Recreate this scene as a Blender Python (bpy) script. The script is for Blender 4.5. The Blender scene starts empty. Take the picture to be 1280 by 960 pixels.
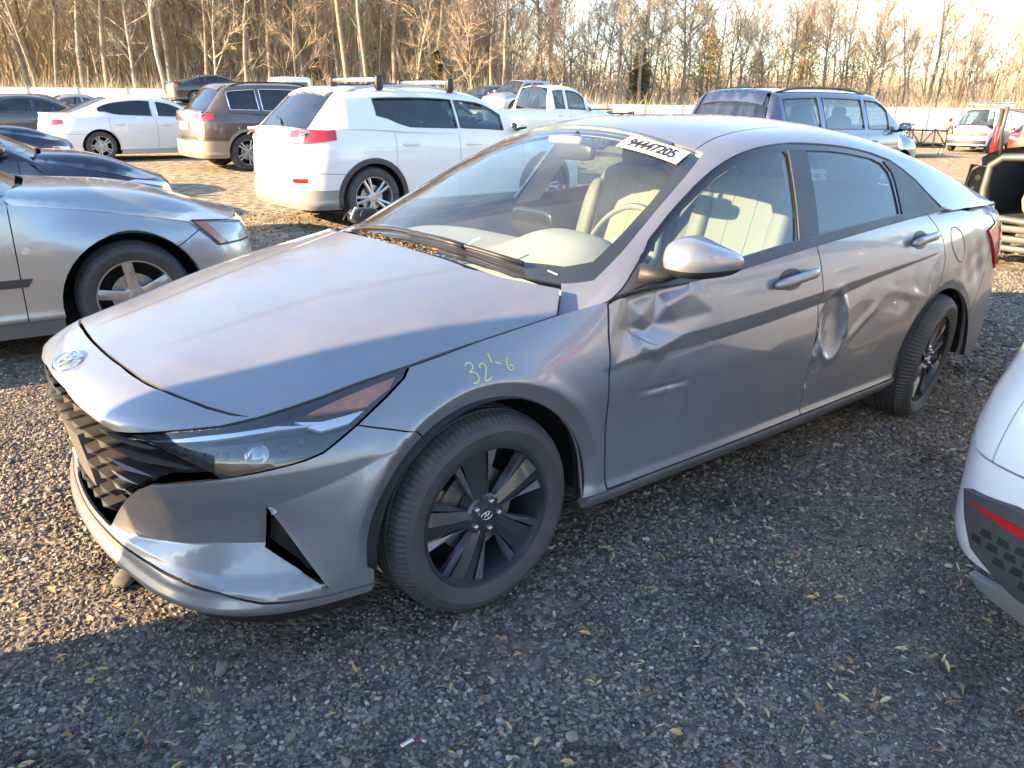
import bpy, bmesh, math, random
import numpy as np
from mathutils import Vector, Matrix, Euler
from mathutils.geometry import delaunay_2d_cdt
random.seed(7)
RNG = np.random.default_rng(7)
SC = bpy.context.scene
COL = SC.collection
R = math.radians
# ---------- camera ----------
CAM_POS = (1.259, 2.558, 1.476); CAM_YAW, CAM_PITCH, CAM_ROLL = 4.03897, .34076, .01108
cd = bpy.data.cameras.new('camera'); cam = bpy.data.objects.new('camera', cd); COL.objects.link(cam)
cd.sensor_width = 36; cd.lens = 1007.27/1280*36; cd.clip_start = .05; cd.clip_end = 2000
def _cam_matrix():
    cy, sy, cp, sp = math.cos(CAM_YAW), math.sin(CAM_YAW), math.cos(CAM_PITCH), math.sin(CAM_PITCH)
    f = Vector((cy*cp, sy*cp, -sp)); r = Vector((sy, -cy, 0)); u = r.cross(f)
    c, s = math.cos(CAM_ROLL), math.sin(CAM_ROLL)
    r2, u2 = c*r+s*u, -s*r+c*u
    m = Matrix((r2, u2, -f)).transposed().to_4x4(); m.translation = CAM_POS
    return m
cam.matrix_world = _cam_matrix(); SC.camera = cam
SC.render.resolution_x, SC.render.resolution_y = 1024, 768
# ---------- sky and sun ----------
SUN_AZ, SUN_EL = R(-15), R(20)          # azimuth from +x towards +y
w = bpy.data.worlds.new('World'); SC.world = w; w.use_nodes = True
nt = w.node_tree; bg = nt.nodes['Background']
sky = nt.nodes.new('ShaderNodeTexSky'); sky.sky_type = 'NISHITA'; sky.sun_disc = False
sky.sun_elevation = SUN_EL; sky.sun_rotation = R(90)-SUN_AZ
sky.air_density = 1.0; sky.dust_density = .35; sky.ozone_density = 1.6
nt.links.new(sky.outputs[0], bg.inputs[0]); bg.inputs[1].default_value = .12
sd = bpy.data.lights.new('sun', 'SUN'); sd.energy = 5.0; sd.angle = R(.55); sd.color = (1.0, .70, .39)
sun = bpy.data.objects.new('sun', sd); COL.objects.link(sun)
_d = Vector((math.cos(SUN_AZ)*math.cos(SUN_EL), math.sin(SUN_AZ)*math.cos(SUN_EL), math.sin(SUN_EL)))
sun.rotation_euler = _d.to_track_quat('Z', 'Y').to_euler(); sun.location = _d*50
vs = SC.view_settings; vs.view_transform = 'Standard'; vs.look = 'None'; vs.exposure = 2.35; vs.gamma = 1
vs.use_curve_mapping = False
# ---------- objects ----------
def link(o, parent=None):
    COL.objects.link(o)
    if parent is not None: o.parent = parent
    return o
def thing(name, label, cat, loc=(0,0,0), rz=0, group=None):
    o = bpy.data.objects.new(name, None); o.empty_display_size = .2
    o.location = loc; o.rotation_euler = (0, 0, rz); COL.objects.link(o)
    return tag(o, label, cat, group)
def tag(o, label=None, cat=None, group=None, kind=None):
    if label: o['label'] = label
    if cat: o['category'] = cat
    if group: o['group'] = group
    if kind: o['kind'] = kind
    return o
def mesh(name, V, F, mat=None, parent=None, normals=None, smooth=True, fm=None):
    m = bpy.data.meshes.new(name); V = np.asarray(V, float)
    m.from_pydata(V.tolist(), [], [list(map(int, f)) for f in F])
    mats = mat if isinstance(mat, (list, tuple)) else [mat]
    for k in mats:
        if k is not None: m.materials.append(k)
    if fm is not None: m.polygons.foreach_set('material_index', np.asarray(fm, np.int32))
    m.polygons.foreach_set('use_smooth', np.full(len(m.polygons), bool(smooth)))
    m.update()
    if normals is not None: m.normals_split_custom_set_from_vertices([tuple(n) for n in normals])
    return link(bpy.data.objects.new(name, m), parent)
def bm_obj(name, bm, mat, parent=None, smooth=False, angle=None):
    m = bpy.data.meshes.new(name); bm.normal_update(); bm.to_mesh(m); bm.free()
    for k in (mat if isinstance(mat, (list, tuple)) else [mat]): m.materials.append(k)
    m.polygons.foreach_set('use_smooth', np.full(len(m.polygons), bool(smooth)))
    if smooth and angle: m.set_sharp_from_angle(angle=R(angle))
    return link(bpy.data.objects.new(name, m), parent)
def copy_tree(o, parent=None):
    c = o.copy(); COL.objects.link(c)
    if parent is not None: c.parent = parent
    for ch in list(o.children): copy_tree(ch, c)
    return c
# ---------- meshes ----------
def inside(poly, p):
    x, y = p[:, 0], p[:, 1]; r = np.zeros(len(p), bool); n = len(poly)
    for i in range(n):
        x1, y1 = poly[i]; x2, y2 = poly[(i+1) % n]
        if y1 == y2: continue
        c = ((y1 > y) != (y2 > y)) & (x < (x2-x1)*(y-y1)/(y2-y1)+x1)
        r ^= c
    return r
def seg_dist(p, A, B):
    d = np.full(len(p), 1e9)
    for a, b in zip(A, B):
        ab = b-a; t = np.clip(((p-a)@ab)/max(ab@ab, 1e-12), 0, 1)
        d = np.minimum(d, np.hypot(*(p-(a+t[:, None]*ab)).T))
    return d
def resample(poly, step, closed=True):
    P = np.asarray(poly, float); out = []
    n = len(P)
    for i in range(n if closed else n-1):
        a, b = P[i], P[(i+1) % n]; k = max(1, int(math.ceil(np.hypot(*(b-a))/step)))
        for j in range(k): out.append(a+(b-a)*j/k)
    if not closed: out.append(P[-1])
    return np.array(out)
def smooth_poly(P, closed=True, n=6):
    """Catmull-Rom through traced points"""
    P = np.asarray(P, float); N = len(P); out = []
    for i in range(N if closed else N-1):
        if closed: p0, p1, p2, p3 = P[i-1], P[i], P[(i+1) % N], P[(i+2) % N]
        else: p0, p1, p2, p3 = P[max(i-1, 0)], P[i], P[i+1], P[min(i+2, N-1)]
        for j in range(n):
            t = j/n
            out.append(.5*((2*p1)+(-p0+p2)*t+(2*p0-5*p1+4*p2-p3)*t*t+(-p0+3*p1-3*p2+p3)*t**3))
    if not closed: out.append(P[-1])
    return np.array(out)
def area2(P):
    x, y = P[:, 0], P[:, 1]; return .5*np.sum(x*np.roll(y, -1)-np.roll(x, -1)*y)
def inset(P, d):
    """move a closed outline inwards by d"""
    P = np.asarray(P, float)
    if area2(P) < 0: P = P[::-1]
    n = len(P); out = []
    for i in range(n):
        a, b, c = P[i-1], P[i], P[(i+1) % n]
        e1 = b-a; e2 = c-b; e1 = e1/max(np.hypot(*e1), 1e-9); e2 = e2/max(np.hypot(*e2), 1e-9)
        n1 = np.array([-e1[1], e1[0]]); n2 = np.array([-e2[1], e2[0]]); m = n1+n2; l = m@m
        m = n1 if l < .2 else m*2/l
        out.append(b+np.clip(d*m, -3*abs(d), 3*abs(d)))
    return np.array(out)
CEN = np.array([-1.4, 0, .55])
def surf_normals(fun, U, V, X, cen):
    e = 1.5e-3
    a = fun(U+e, V)-fun(U-e, V); b = fun(U, V+e)-fun(U, V-e)
    n = np.cross(a, b); n /= np.maximum(np.linalg.norm(n, axis=1), 1e-12)[:, None]
    s = np.sign(np.einsum('ij,ij->i', n, X-cen)); s = 1 if s.sum() >= 0 else -1
    return n*s
def panel(name, fun, poly, res, mat, parent, feats=(), thick=.012, off=0., mirror=False, sc=(1, 1), gap=0., cen=None, holes=(), flipn=False, lift=None):
    """fill an outline in the (u,v) domain of a surface with a fine mesh that follows it"""
    sc = np.array(sc, float); cen = CEN if cen is None else np.asarray(cen)
    Pm = np.asarray(poly, float)*sc
    if area2(Pm) < 0: Pm = Pm[::-1]
    if gap: Pm = inset(Pm, gap)
    B = resample(Pm, res); loops = [B]
    for h in holes: loops.append(resample(np.asarray(h, float)*sc, res))
    lo, hi = B.min(0), B.max(0)
    gx = np.arange(lo[0], hi[0], res); gy = np.arange(lo[1], hi[1], res*.87)
    G = np.array([(x+(.5*res if j % 2 else 0), y) for j, y in enumerate(gy) for x in gx])
    ok = inside(B, G) if len(G) else np.zeros(0, bool); G = G[ok] if len(G) else np.zeros((0, 2))
    if len(G): G = G[seg_dist(G, B, np.roll(B, -1, 0)) > .45*res]
    for h in loops[1:]:
        if len(G): G = G[~inside(h, G)]; G = G[seg_dist(G, h, np.roll(h, -1, 0)) > .45*res]
    fp = []
    for f in feats:
        f = resample(np.asarray(f, float)*sc, res*.6, False)
        if len(G): G = G[seg_dist(G, f[:-1], f[1:]) > .4*res]
        t = np.gradient(f, axis=0); t /= np.maximum(np.hypot(*t.T), 1e-9)[:, None]
        n = np.stack([-t[:, 1], t[:, 0]], 1)
        for s in (-.004, .004):
            q = f+n*s; q = q[inside(B, q)]
            if len(q): q = q[seg_dist(q, B, np.roll(B, -1, 0)) > .25*res]
            fp.append(q)
    edges = []; base = 0
    for l in loops:
        edges += [(base+i, base+(i+1) % len(l)) for i in range(len(l))]; base += len(l)
    pts = np.concatenate([*loops, G]+fp)
    vv, ee, ff, *_ = delaunay_2d_cdt([Vector(p) for p in pts], edges, [], 0, 1e-6)
    vv = np.array([(v.x, v.y) for v in vv]); ff = np.array([f for f in ff if len(f) == 3])
    c = vv[ff].mean(1); keep = inside(B, c)
    for h in loops[1:]: keep &= ~inside(h, c)
    ff = ff[keep]
    d = vv/sc; X = fun(d[:, 0], d[:, 1]); N = surf_normals(fun, d[:, 0], d[:, 1], X, cen)
    if flipn: N = -N
    if off: X = X+N*off
    if lift is not None: X = X+N*lift(d[:, 0], d[:, 1], X)[:, None]
    # orient
    fn = np.cross(X[ff[:, 1]]-X[ff[:, 0]], X[ff[:, 2]]-X[ff[:, 0]])
    bad = np.einsum('ij,ij->i', fn, N[ff].mean(1)) < 0
    ff[bad] = ff[bad][:, ::-1]
    V, NN, F = [X], [N], ff.tolist()
    if thick:
        # returned edge all round
        from collections import Counter
        cnt = Counter()
        for a, b, c_ in F:
            for e in ((a, b), (b, c_), (c_, a)): cnt[e] += 1
        be = [e for e in cnt if (e[1], e[0]) not in cnt]
        base = len(X); ex, en = [], []
        for a, b in be:
            t = X[b]-X[a]; t = t/max(np.linalg.norm(t), 1e-9); o = np.cross(t, N[a]); o = o/max(np.linalg.norm(o), 1e-9)
            k = base+len(ex)
            ex += [X[a], X[b], X[b]-N[b]*thick, X[a]-N[a]*thick]; en += [o]*4
            F.append([k+1, k, k+3]); F.append([k+1, k+3, k+2])
        if ex: V.append(np.array(ex)); NN.append(np.array(en))
    V = np.concatenate(V); NN = np.concatenate(NN)
    if mirror:
        V = V*[1, -1, 1]; NN = NN*[1, -1, 1]; F = [f[::-1] for f in F]
    return mesh(name, V, F, mat, parent, NN)
def both(name, *a, **k):
    return panel(name, *a, **k), panel(name, *a, mirror=True, **k)
def lathe(prof, seg=48, axis='y', a0=0, a1=2*math.pi):
    """prof: (radius, along axis)"""
    prof = np.asarray(prof, float); full = abs(a1-a0-2*math.pi) < 1e-6
    n = seg if full else seg+1; V = []
    for i in range(n):
        a = a0+(a1-a0)*i/seg; c, s = math.cos(a), math.sin(a)
        for r, h in prof: V.append((r*c, h, r*s) if axis == 'y' else (r*c, r*s, h))
    k = len(prof); F = []
    for i in range(seg):
        j = (i+1) % n
        for q in range(k-1): F.append([i*k+q, i*k+q+1, j*k+q+1, j*k+q])
    return np.array(V), F
def tube(path, r, seg=8, caps=True):
    P = np.asarray(path, float); rr = np.broadcast_to(np.asarray(r, float), (len(P),)); V = []; F = []
    t = np.gradient(P, axis=0); t /= np.maximum(np.linalg.norm(t, axis=1), 1e-9)[:, None]
    up = np.array([0, 0, 1.]) if abs(t[0][2]) < .9 else np.array([1., 0, 0])
    for i in range(len(P)):
        a = np.cross(t[i], up); a /= max(np.linalg.norm(a), 1e-9); b = np.cross(a, t[i]); up = b
        for k in range(seg):
            q = 2*math.pi*k/seg; V.append(P[i]+rr[i]*(a*math.cos(q)+b*math.sin(q)))
    for i in range(len(P)-1):
        for k in range(seg): F.append([i*seg+k, i*seg+(k+1) % seg, (i+1)*seg+(k+1) % seg, (i+1)*seg+k])
    if caps: F.append(list(range(seg))[::-1]); F.append([(len(P)-1)*seg+k for k in range(seg)])
    return np.array(V), F
def join(parts):
    V, F, b = [], [], 0
    for v, f in parts:
        V.append(np.asarray(v, float)); F += [[i+b for i in q] for q in f]; b += len(v)
    return np.concatenate(V), F
def rbox(c, s, bev=.01, seg=2, rot=None, mat=None, name='box', parent=None):
    """box with rounded edges; c centre, s full size"""
    bm = bmesh.new(); bmesh.ops.create_cube(bm, size=1)
    bmesh.ops.scale(bm, vec=s, verts=bm.verts)
    if bev: bmesh.ops.bevel(bm, geom=bm.edges[:], offset=min(bev, min(s)*.49), segments=seg, profile=.5, affect='EDGES')
    if rot is not None: bmesh.ops.rotate(bm, cent=(0,0,0), matrix=Euler(rot).to_matrix(), verts=bm.verts)
    bmesh.ops.translate(bm, vec=c, verts=bm.verts)
    return bm_obj(name, bm, mat, parent, True, 50)
def box_vf(c, s, rz=0):
    x, y, z = s[0]/2, s[1]/2, s[2]/2
    V = np.array([(a*x, b*y, d*z) for a in (-1, 1) for b in (-1, 1) for d in (-1, 1)])
    if rz: V = V@np.array([[math.cos(rz), math.sin(rz), 0], [-math.sin(rz), math.cos(rz), 0], [0, 0, 1]])
    F = [[0,1,3,2],[4,6,7,5],[0,4,5,1],[2,3,7,6],[0,2,6,4],[1,5,7,3]]
    return V+np.asarray(c), F
# ---------- materials ----------
def nodes(m): return m.node_tree.nodes, m.node_tree.links
def M_(name, col, rough=.5, metal=0, coat=0, spec=.5, bump=0, bscale=60, var=0, vscale=8, emit=0, dirt=0, trans=0, coatrough=.03):
    m = bpy.data.materials.new(name); m.use_nodes = True; N, L = nodes(m); p = N['Principled BSDF']
    c = (*col, 1)
    p.inputs['Base Color'].default_value = c; p.inputs['Roughness'].default_value = rough; p.inputs['Metallic'].default_value = metal
    p.inputs['Coat Weight'].default_value = coat; p.inputs['Coat Roughness'].default_value = coatrough
    p.inputs['Specular IOR Level'].default_value = spec; p.inputs['Transmission Weight'].default_value = trans
    if emit: p.inputs['Emission Color'].default_value = c; p.inputs['Emission Strength'].default_value = emit
    if var or bump or dirt:
        tc = N.new('ShaderNodeTexCoord')
    if var or dirt:
        n = N.new('ShaderNodeTexNoise'); n.inputs['Scale'].default_value = vscale; n.inputs['Detail'].default_value = 6; n.inputs['Roughness'].default_value = .6
        L.new(tc.outputs['Object'], n.inputs['Vector'])
        r = N.new('ShaderNodeValToRGB'); r.color_ramp.elements[0].position = .3; r.color_ramp.elements[1].position = .7
        a = max(var, dirt)
        r.color_ramp.elements[0].color = tuple(x*(1-a) for x in col)+(1,); r.color_ramp.elements[1].color = tuple(min(1, x*(1+a*.6)) for x in col)+(1,)
        L.new(n.outputs['Fac'], r.inputs['Fac']); L.new(r.outputs['Color'], p.inputs['Base Color'])
        if dirt:
            mr = N.new('ShaderNodeMapRange'); mr.inputs['To Min'].default_value = rough; mr.inputs['To Max'].default_value = min(1, rough+dirt)
            mr.inputs['From Min'].default_value = .35; mr.inputs['From Max'].default_value = .75
            L.new(n.outputs['Fac'], mr.inputs['Value']); L.new(mr.outputs[0], p.inputs['Roughness'])
    if bump:
        b = N.new('ShaderNodeBump'); b.inputs['Strength'].default_value = bump; b.inputs['Distance'].default_value = .01
        n2 = N.new('ShaderNodeTexNoise'); n2.inputs['Scale'].default_value = bscale; n2.inputs['Detail'].default_value = 4
        L.new(tc.outputs['Object'], n2.inputs['Vector']); L.new(n2.outputs['Fac'], b.inputs['Height']); L.new(b.outputs[0], p.inputs['Normal'])
    return m
def paint(name, col, metal=.55, rough=.38, coat=1.0, dust=.12, dustcol=(.30,.27,.23)):
    """car paint: metallic base under a clear coat, with a thin uneven film of dust"""
    m = M_(name, col, rough, metal, coat, coatrough=.035); N, L = nodes(m); p = N['Principled BSDF']
    tc = N.new('ShaderNodeTexCoord')
    n = N.new('ShaderNodeTexNoise'); n.inputs['Scale'].default_value = 5; n.inputs['Detail'].default_value = 8; n.inputs['Roughness'].default_value = .68
    L.new(tc.outputs['Object'], n.inputs['Vector'])
    mr = N.new('ShaderNodeMapRange'); mr.inputs['From Min'].default_value = .38; mr.inputs['From Max'].default_value = .75
    mr.inputs['To Min'].default_value = dust*.25; mr.inputs['To Max'].default_value = dust*1.6
    L.new(n.outputs['Fac'], mr.inputs['Value'])
    # more dust low down, where the road throws it
    sp = N.new('ShaderNodeSeparateXYZ'); L.new(tc.outputs['Object'], sp.inputs[0])
    mz = N.new('ShaderNodeMapRange'); mz.inputs['From Min'].default_value = .15; mz.inputs['From Max'].default_value = .55
    mz.inputs['To Min'].default_value = .22; mz.inputs['To Max'].default_value = 0
    L.new(sp.outputs['Z'], mz.inputs['Value'])
    ad = N.new('ShaderNodeMath'); ad.operation = 'ADD'; ad.use_clamp = True; L.new(mr.outputs[0], ad.inputs[0]); L.new(mz.outputs[0], ad.inputs[1])
    mx = N.new('ShaderNodeMix'); mx.data_type = 'RGBA'; mx.inputs[6].default_value = (*col, 1); mx.inputs[7].default_value = (*dustcol, 1)
    L.new(ad.outputs[0], mx.inputs[0]); L.new(mx.outputs[2], p.inputs['Base Color'])
    mm = N.new('ShaderNodeMapRange'); mm.inputs['To Min'].default_value = metal; mm.inputs['To Max'].default_value = 0
    L.new(ad.outputs[0], mm.inputs['Value']); L.new(mm.outputs[0], p.inputs['Metallic'])
    mc = N.new('ShaderNodeMapRange'); mc.inputs['To Min'].default_value = .03; mc.inputs['To Max'].default_value = .5
    L.new(ad.outputs[0], mc.inputs['Value']); L.new(mc.outputs[0], p.inputs['Coat Roughness'])
    # dried water spots roughen the clear coat
    vo = N.new('ShaderNodeTexVoronoi'); vo.inputs['Scale'].default_value = 46; L.new(tc.outputs['Object'], vo.inputs['Vector'])
    vr = N.new('ShaderNodeMapRange'); vr.inputs['From Min'].default_value = .16; vr.inputs['From Max'].default_value = .24; vr.inputs['To Min'].default_value = .16; vr.inputs['To Max'].default_value = 0; L.new(vo.outputs['Distance'], vr.inputs['Value'])
    va = N.new('ShaderNodeMath'); va.operation = 'MULTIPLY_ADD'; L.new(vr.outputs[0], va.inputs[0]); L.new(n.outputs['Fac'], va.inputs[1]); L.new(mc.outputs[0], va.inputs[2]); L.new(va.outputs[0], p.inputs['Coat Roughness'])
    fl = N.new('ShaderNodeTexNoise'); fl.inputs['Scale'].default_value = 1400; fl.inputs['Detail'].default_value = 0; L.new(tc.outputs['Object'], fl.inputs['Vector'])
    fb_ = N.new('ShaderNodeBump'); fb_.inputs['Strength'].default_value = .25*metal; fb_.inputs['Distance'].default_value = .0006; L.new(fl.outputs['Fac'], fb_.inputs['Height'])
    # faint flake / orange peel
    n3 = N.new('ShaderNodeTexNoise'); n3.inputs['Scale'].default_value = 9; n3.inputs['Detail'].default_value = 1
    L.new(tc.outputs['Object'], n3.inputs['Vector'])
    b = N.new('ShaderNodeBump'); b.inputs['Strength'].default_value = .016; b.inputs['Distance'].default_value = .01
    L.new(n3.outputs['Fac'], b.inputs['Height']); L.new(b.outputs[0], fb_.inputs['Normal']); L.new(fb_.outputs[0], p.inputs['Normal']); L.new(b.outputs[0], p.inputs['Coat Normal'])
    return m
def glass(name, tint=(.62,.74,.72), ior=1.5, haze=.02):
    """thin pane: tinted see-through with Fresnel reflection and a film of dust"""
    m = bpy.data.materials.new(name); m.use_nodes = True; N, L = nodes(m)
    for n in list(N): N.remove(n)
    o = N.new('ShaderNodeOutputMaterial'); t = N.new('ShaderNodeBsdfTransparent'); t.inputs[0].default_value = (*tint, 1)
    g = N.new('ShaderNodeBsdfGlossy'); g.inputs['Roughness'].default_value = .012; g.inputs[0].default_value = (1, 1, 1, 1)
    d = N.new('ShaderNodeBsdfDiffuse'); d.inputs[0].default_value = (.55, .55, .52, 1)
    f = N.new('ShaderNodeFresnel'); ge = N.new('ShaderNodeNewGeometry')      # a thin pane reflects alike from both sides
    ri = N.new('ShaderNodeMapRange'); ri.inputs['To Min'].default_value = ior+.33; ri.inputs['To Max'].default_value = 1/(ior+.33)
    L.new(ge.outputs['Backfacing'], ri.inputs['Value']); L.new(ri.outputs[0], f.inputs[0])
    a = N.new('ShaderNodeMixShader'); b = N.new('ShaderNodeMixShader')
    tc = N.new('ShaderNodeTexCoord'); n = N.new('ShaderNodeTexNoise'); n.inputs['Scale'].default_value = 3; n.inputs['Detail'].default_value = 5
    L.new(tc.outputs['Object'], n.inputs['Vector'])
    mr = N.new('ShaderNodeMapRange'); mr.inputs['From Min'].default_value = .35; mr.inputs['From Max'].default_value = .7; mr.inputs['To Min'].default_value = haze*.3; mr.inputs['To Max'].default_value = haze*1.8
    L.new(n.outputs['Fac'], mr.inputs['Value'])
    L.new(mr.outputs[0], a.inputs[0]); L.new(t.outputs[0], a.inputs[1]); L.new(d.outputs[0], a.inputs[2])
    L.new(f.outputs[0], b.inputs[0]); L.new(a.outputs[0], b.inputs[1]); L.new(g.outputs[0], b.inputs[2]); L.new(b.outputs[0], o.inputs[0])
    return m
MAT = dict(
  grey=paint('grey_metallic_paint', (.235,.25,.285), .62, .39, dust=.12, coat=.8),
  black=M_('black_plastic', (.018,.018,.02), .42, var=.25, dirt=.2),
  gloss=M_('gloss_black', (.012,.012,.013), .12, coat=.6, dirt=.15),
  trim=M_('dark_trim', (.045,.046,.05), .38, dirt=.2),
  void=M_('dark_cavity', (.012,.012,.012), .9),
  rubber=M_('tyre_rubber', (.050,.051,.054), .66, var=.3, vscale=9, bump=.08, bscale=120),
  rim=M_('dark_rim', (.045,.048,.056), .32, metal=.35, coat=.5, dirt=.2),
  rim_face=M_('dark_rim_facet', (.17,.185,.22), .32, metal=.7, dirt=.15),
  alloy=M_('alloy', (.46,.46,.47), .3, metal=.85, dirt=.15),
  steel=M_('steel', (.42,.41,.40), .35, metal=1, dirt=.2),
  rust=M_('rusty_steel', (.30,.19,.11), .75, var=.4),
  chrome=M_('chrome', (.80,.80,.82), .08, metal=1),
  glass=glass('window_glass', (.58,.75,.77), haze=.035), wind=glass('windshield_glass', (.80,.87,.845), haze=.04), dashm=M_('dash_grey', (.33,.34,.32), .7, bump=.1, bscale=150),
  tint=glass('tinted_glass', (.22,.27,.29), haze=.02), lens=glass('clear_lens', (.90,.92,.94), haze=.04),
  privacy=glass('privacy_glass', (.04,.045,.05), haze=.015),
  red=M_('red_lens', (.42,.012,.01), .12, coat=1, dirt=.1), amber=M_('amber_lens', (.42,.13,.055), .2, coat=1, var=.3, vscale=40),
  beige=M_('beige_upholstery', (.22,.205,.17), .62, bump=.1, bscale=200), greyint=M_('grey_interior', (.30,.30,.29), .7),
  darkint=M_('dark_interior', (.05,.05,.055), .75), liner=M_('headliner', (.46,.45,.41), .9),
  white=paint('white_paint', (.74,.74,.73), .0, .35, dust=.08), silver=paint('silver_paint', (.42,.44,.46), .7, .34, dust=.10),
  navy=paint('navy_paint', (.012,.018,.040), .3, .3, dust=.05), brown=paint('brown_paint', (.10,.075,.06), .5, .36, dust=.1),
  darkgrey=paint('dark_grey_paint', (.05,.055,.065), .5, .34, dust=.06), bluegrey=paint('blue_paint', (.035,.055,.11), .55, .32, dust=.06),
  redp=paint('red_paint', (.30,.015,.012), .2, .34, dust=.08), blackp=paint('black_paint', (.010,.010,.012), .1, .3, dust=.05),
  label=M_('white_label', (.56,.56,.55), .7), ink=M_('black_ink', (.01,.01,.01), .6), chalk=M_('yellow_chalk', (.60,.62,.16), .9),
  scratch=M_('bare_scratch', (.27,.275,.29), .6, var=.5, vscale=60), plate=M_('plate', (.62,.62,.58), .5, var=.1),
)
# ---------- numeric helpers ----------
def cub(xs, ys):
    """natural cubic spline through (xs, ys); returns a vectorised function"""
    xs = np.asarray(xs, float); ys = np.asarray(ys, float)
    s = 1.0
    if xs[0] > xs[-1]:
        xs = xs[::-1]; ys = ys[::-1]
    n = len(xs); h = np.diff(xs)
    A = np.zeros((n, n)); b = np.zeros(n); A[0, 0] = A[-1, -1] = 1
    for i in range(1, n - 1):
        A[i, i-1] = h[i-1]; A[i, i] = 2*(h[i-1]+h[i]); A[i, i+1] = h[i]
        b[i] = 6*((ys[i+1]-ys[i])/h[i]-(ys[i]-ys[i-1])/h[i-1])
    M = np.linalg.solve(A, b)
    def f(x):
        x = np.asarray(x, float); xc = np.clip(x, xs[0], xs[-1])
        i = np.clip(np.searchsorted(xs, xc)-1, 0, n-2)
        a = xs[i+1]-xc; c = xc-xs[i]; hh = h[i]
        v = M[i]*a**3/(6*hh)+M[i+1]*c**3/(6*hh)+(ys[i]/hh-M[i]*hh/6)*a+(ys[i+1]/hh-M[i+1]*hh/6)*c
        s0 = (ys[1]-ys[0])/h[0]-h[0]*(2*M[0]+M[1])/6
        s1 = (ys[-1]-ys[-2])/h[-1]+h[-1]*(M[-2]+2*M[-1])/6
        return v+np.where(x < xs[0], (x-xs[0])*s0, 0)+np.where(x > xs[-1], (x-xs[-1])*s1, 0)
    return f
def pch_rows(xs, Y, x):
    """shape-preserving cubic; Y is (n, k) values at xs, one row per x"""
    xs = np.asarray(xs, float); h = np.diff(xs); d = np.diff(Y, axis=1)/h
    m = np.zeros_like(Y)
    a = d[:, :-1]; b = d[:, 1:]; w1 = 2*h[1:]+h[:-1]; w2 = h[1:]+2*h[:-1]
    with np.errstate(divide='ignore', invalid='ignore'):
        mm = (w1+w2)/(w1/a+w2/b)
    m[:, 1:-1] = np.where(a*b > 0, mm, 0)
    m[:, 0] = d[:, 0]; m[:, -1] = d[:, -1]
    xc = np.clip(x, xs[0], xs[-1]); i = np.clip(np.searchsorted(xs, xc)-1, 0, len(xs)-2)
    r = np.arange(len(x)); t = (xc-xs[i])/h[i]
    y0, y1, m0, m1 = Y[r, i], Y[r, i+1], m[r, i]*h[i], m[r, i+1]*h[i]
    v = y0*(1+2*t)*(1-t)**2+m0*t*(1-t)**2+y1*t*t*(3-2*t)+m1*t*t*(t-1)
    return v+np.where(x < xs[0], (x-xs[0])*m[:, 0], 0)+np.where(x > xs[-1], (x-xs[-1])*m[:, -1], 0)
def pch(xs, ys):
    xs = np.asarray(xs, float); ys = np.asarray(ys, float)
    if xs[0] > xs[-1]: xs, ys = xs[::-1], ys[::-1]
    def f(x):
        x = np.asarray(x, float); sh = x.shape; x = x.ravel()
        return pch_rows(xs, np.broadcast_to(ys, (len(x), len(ys))), x).reshape(sh)
    return f
def sstep(a, b, x):
    t = np.clip((x-a)/(b-a), 0, 1); return t*t*(3-2*t)

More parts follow.
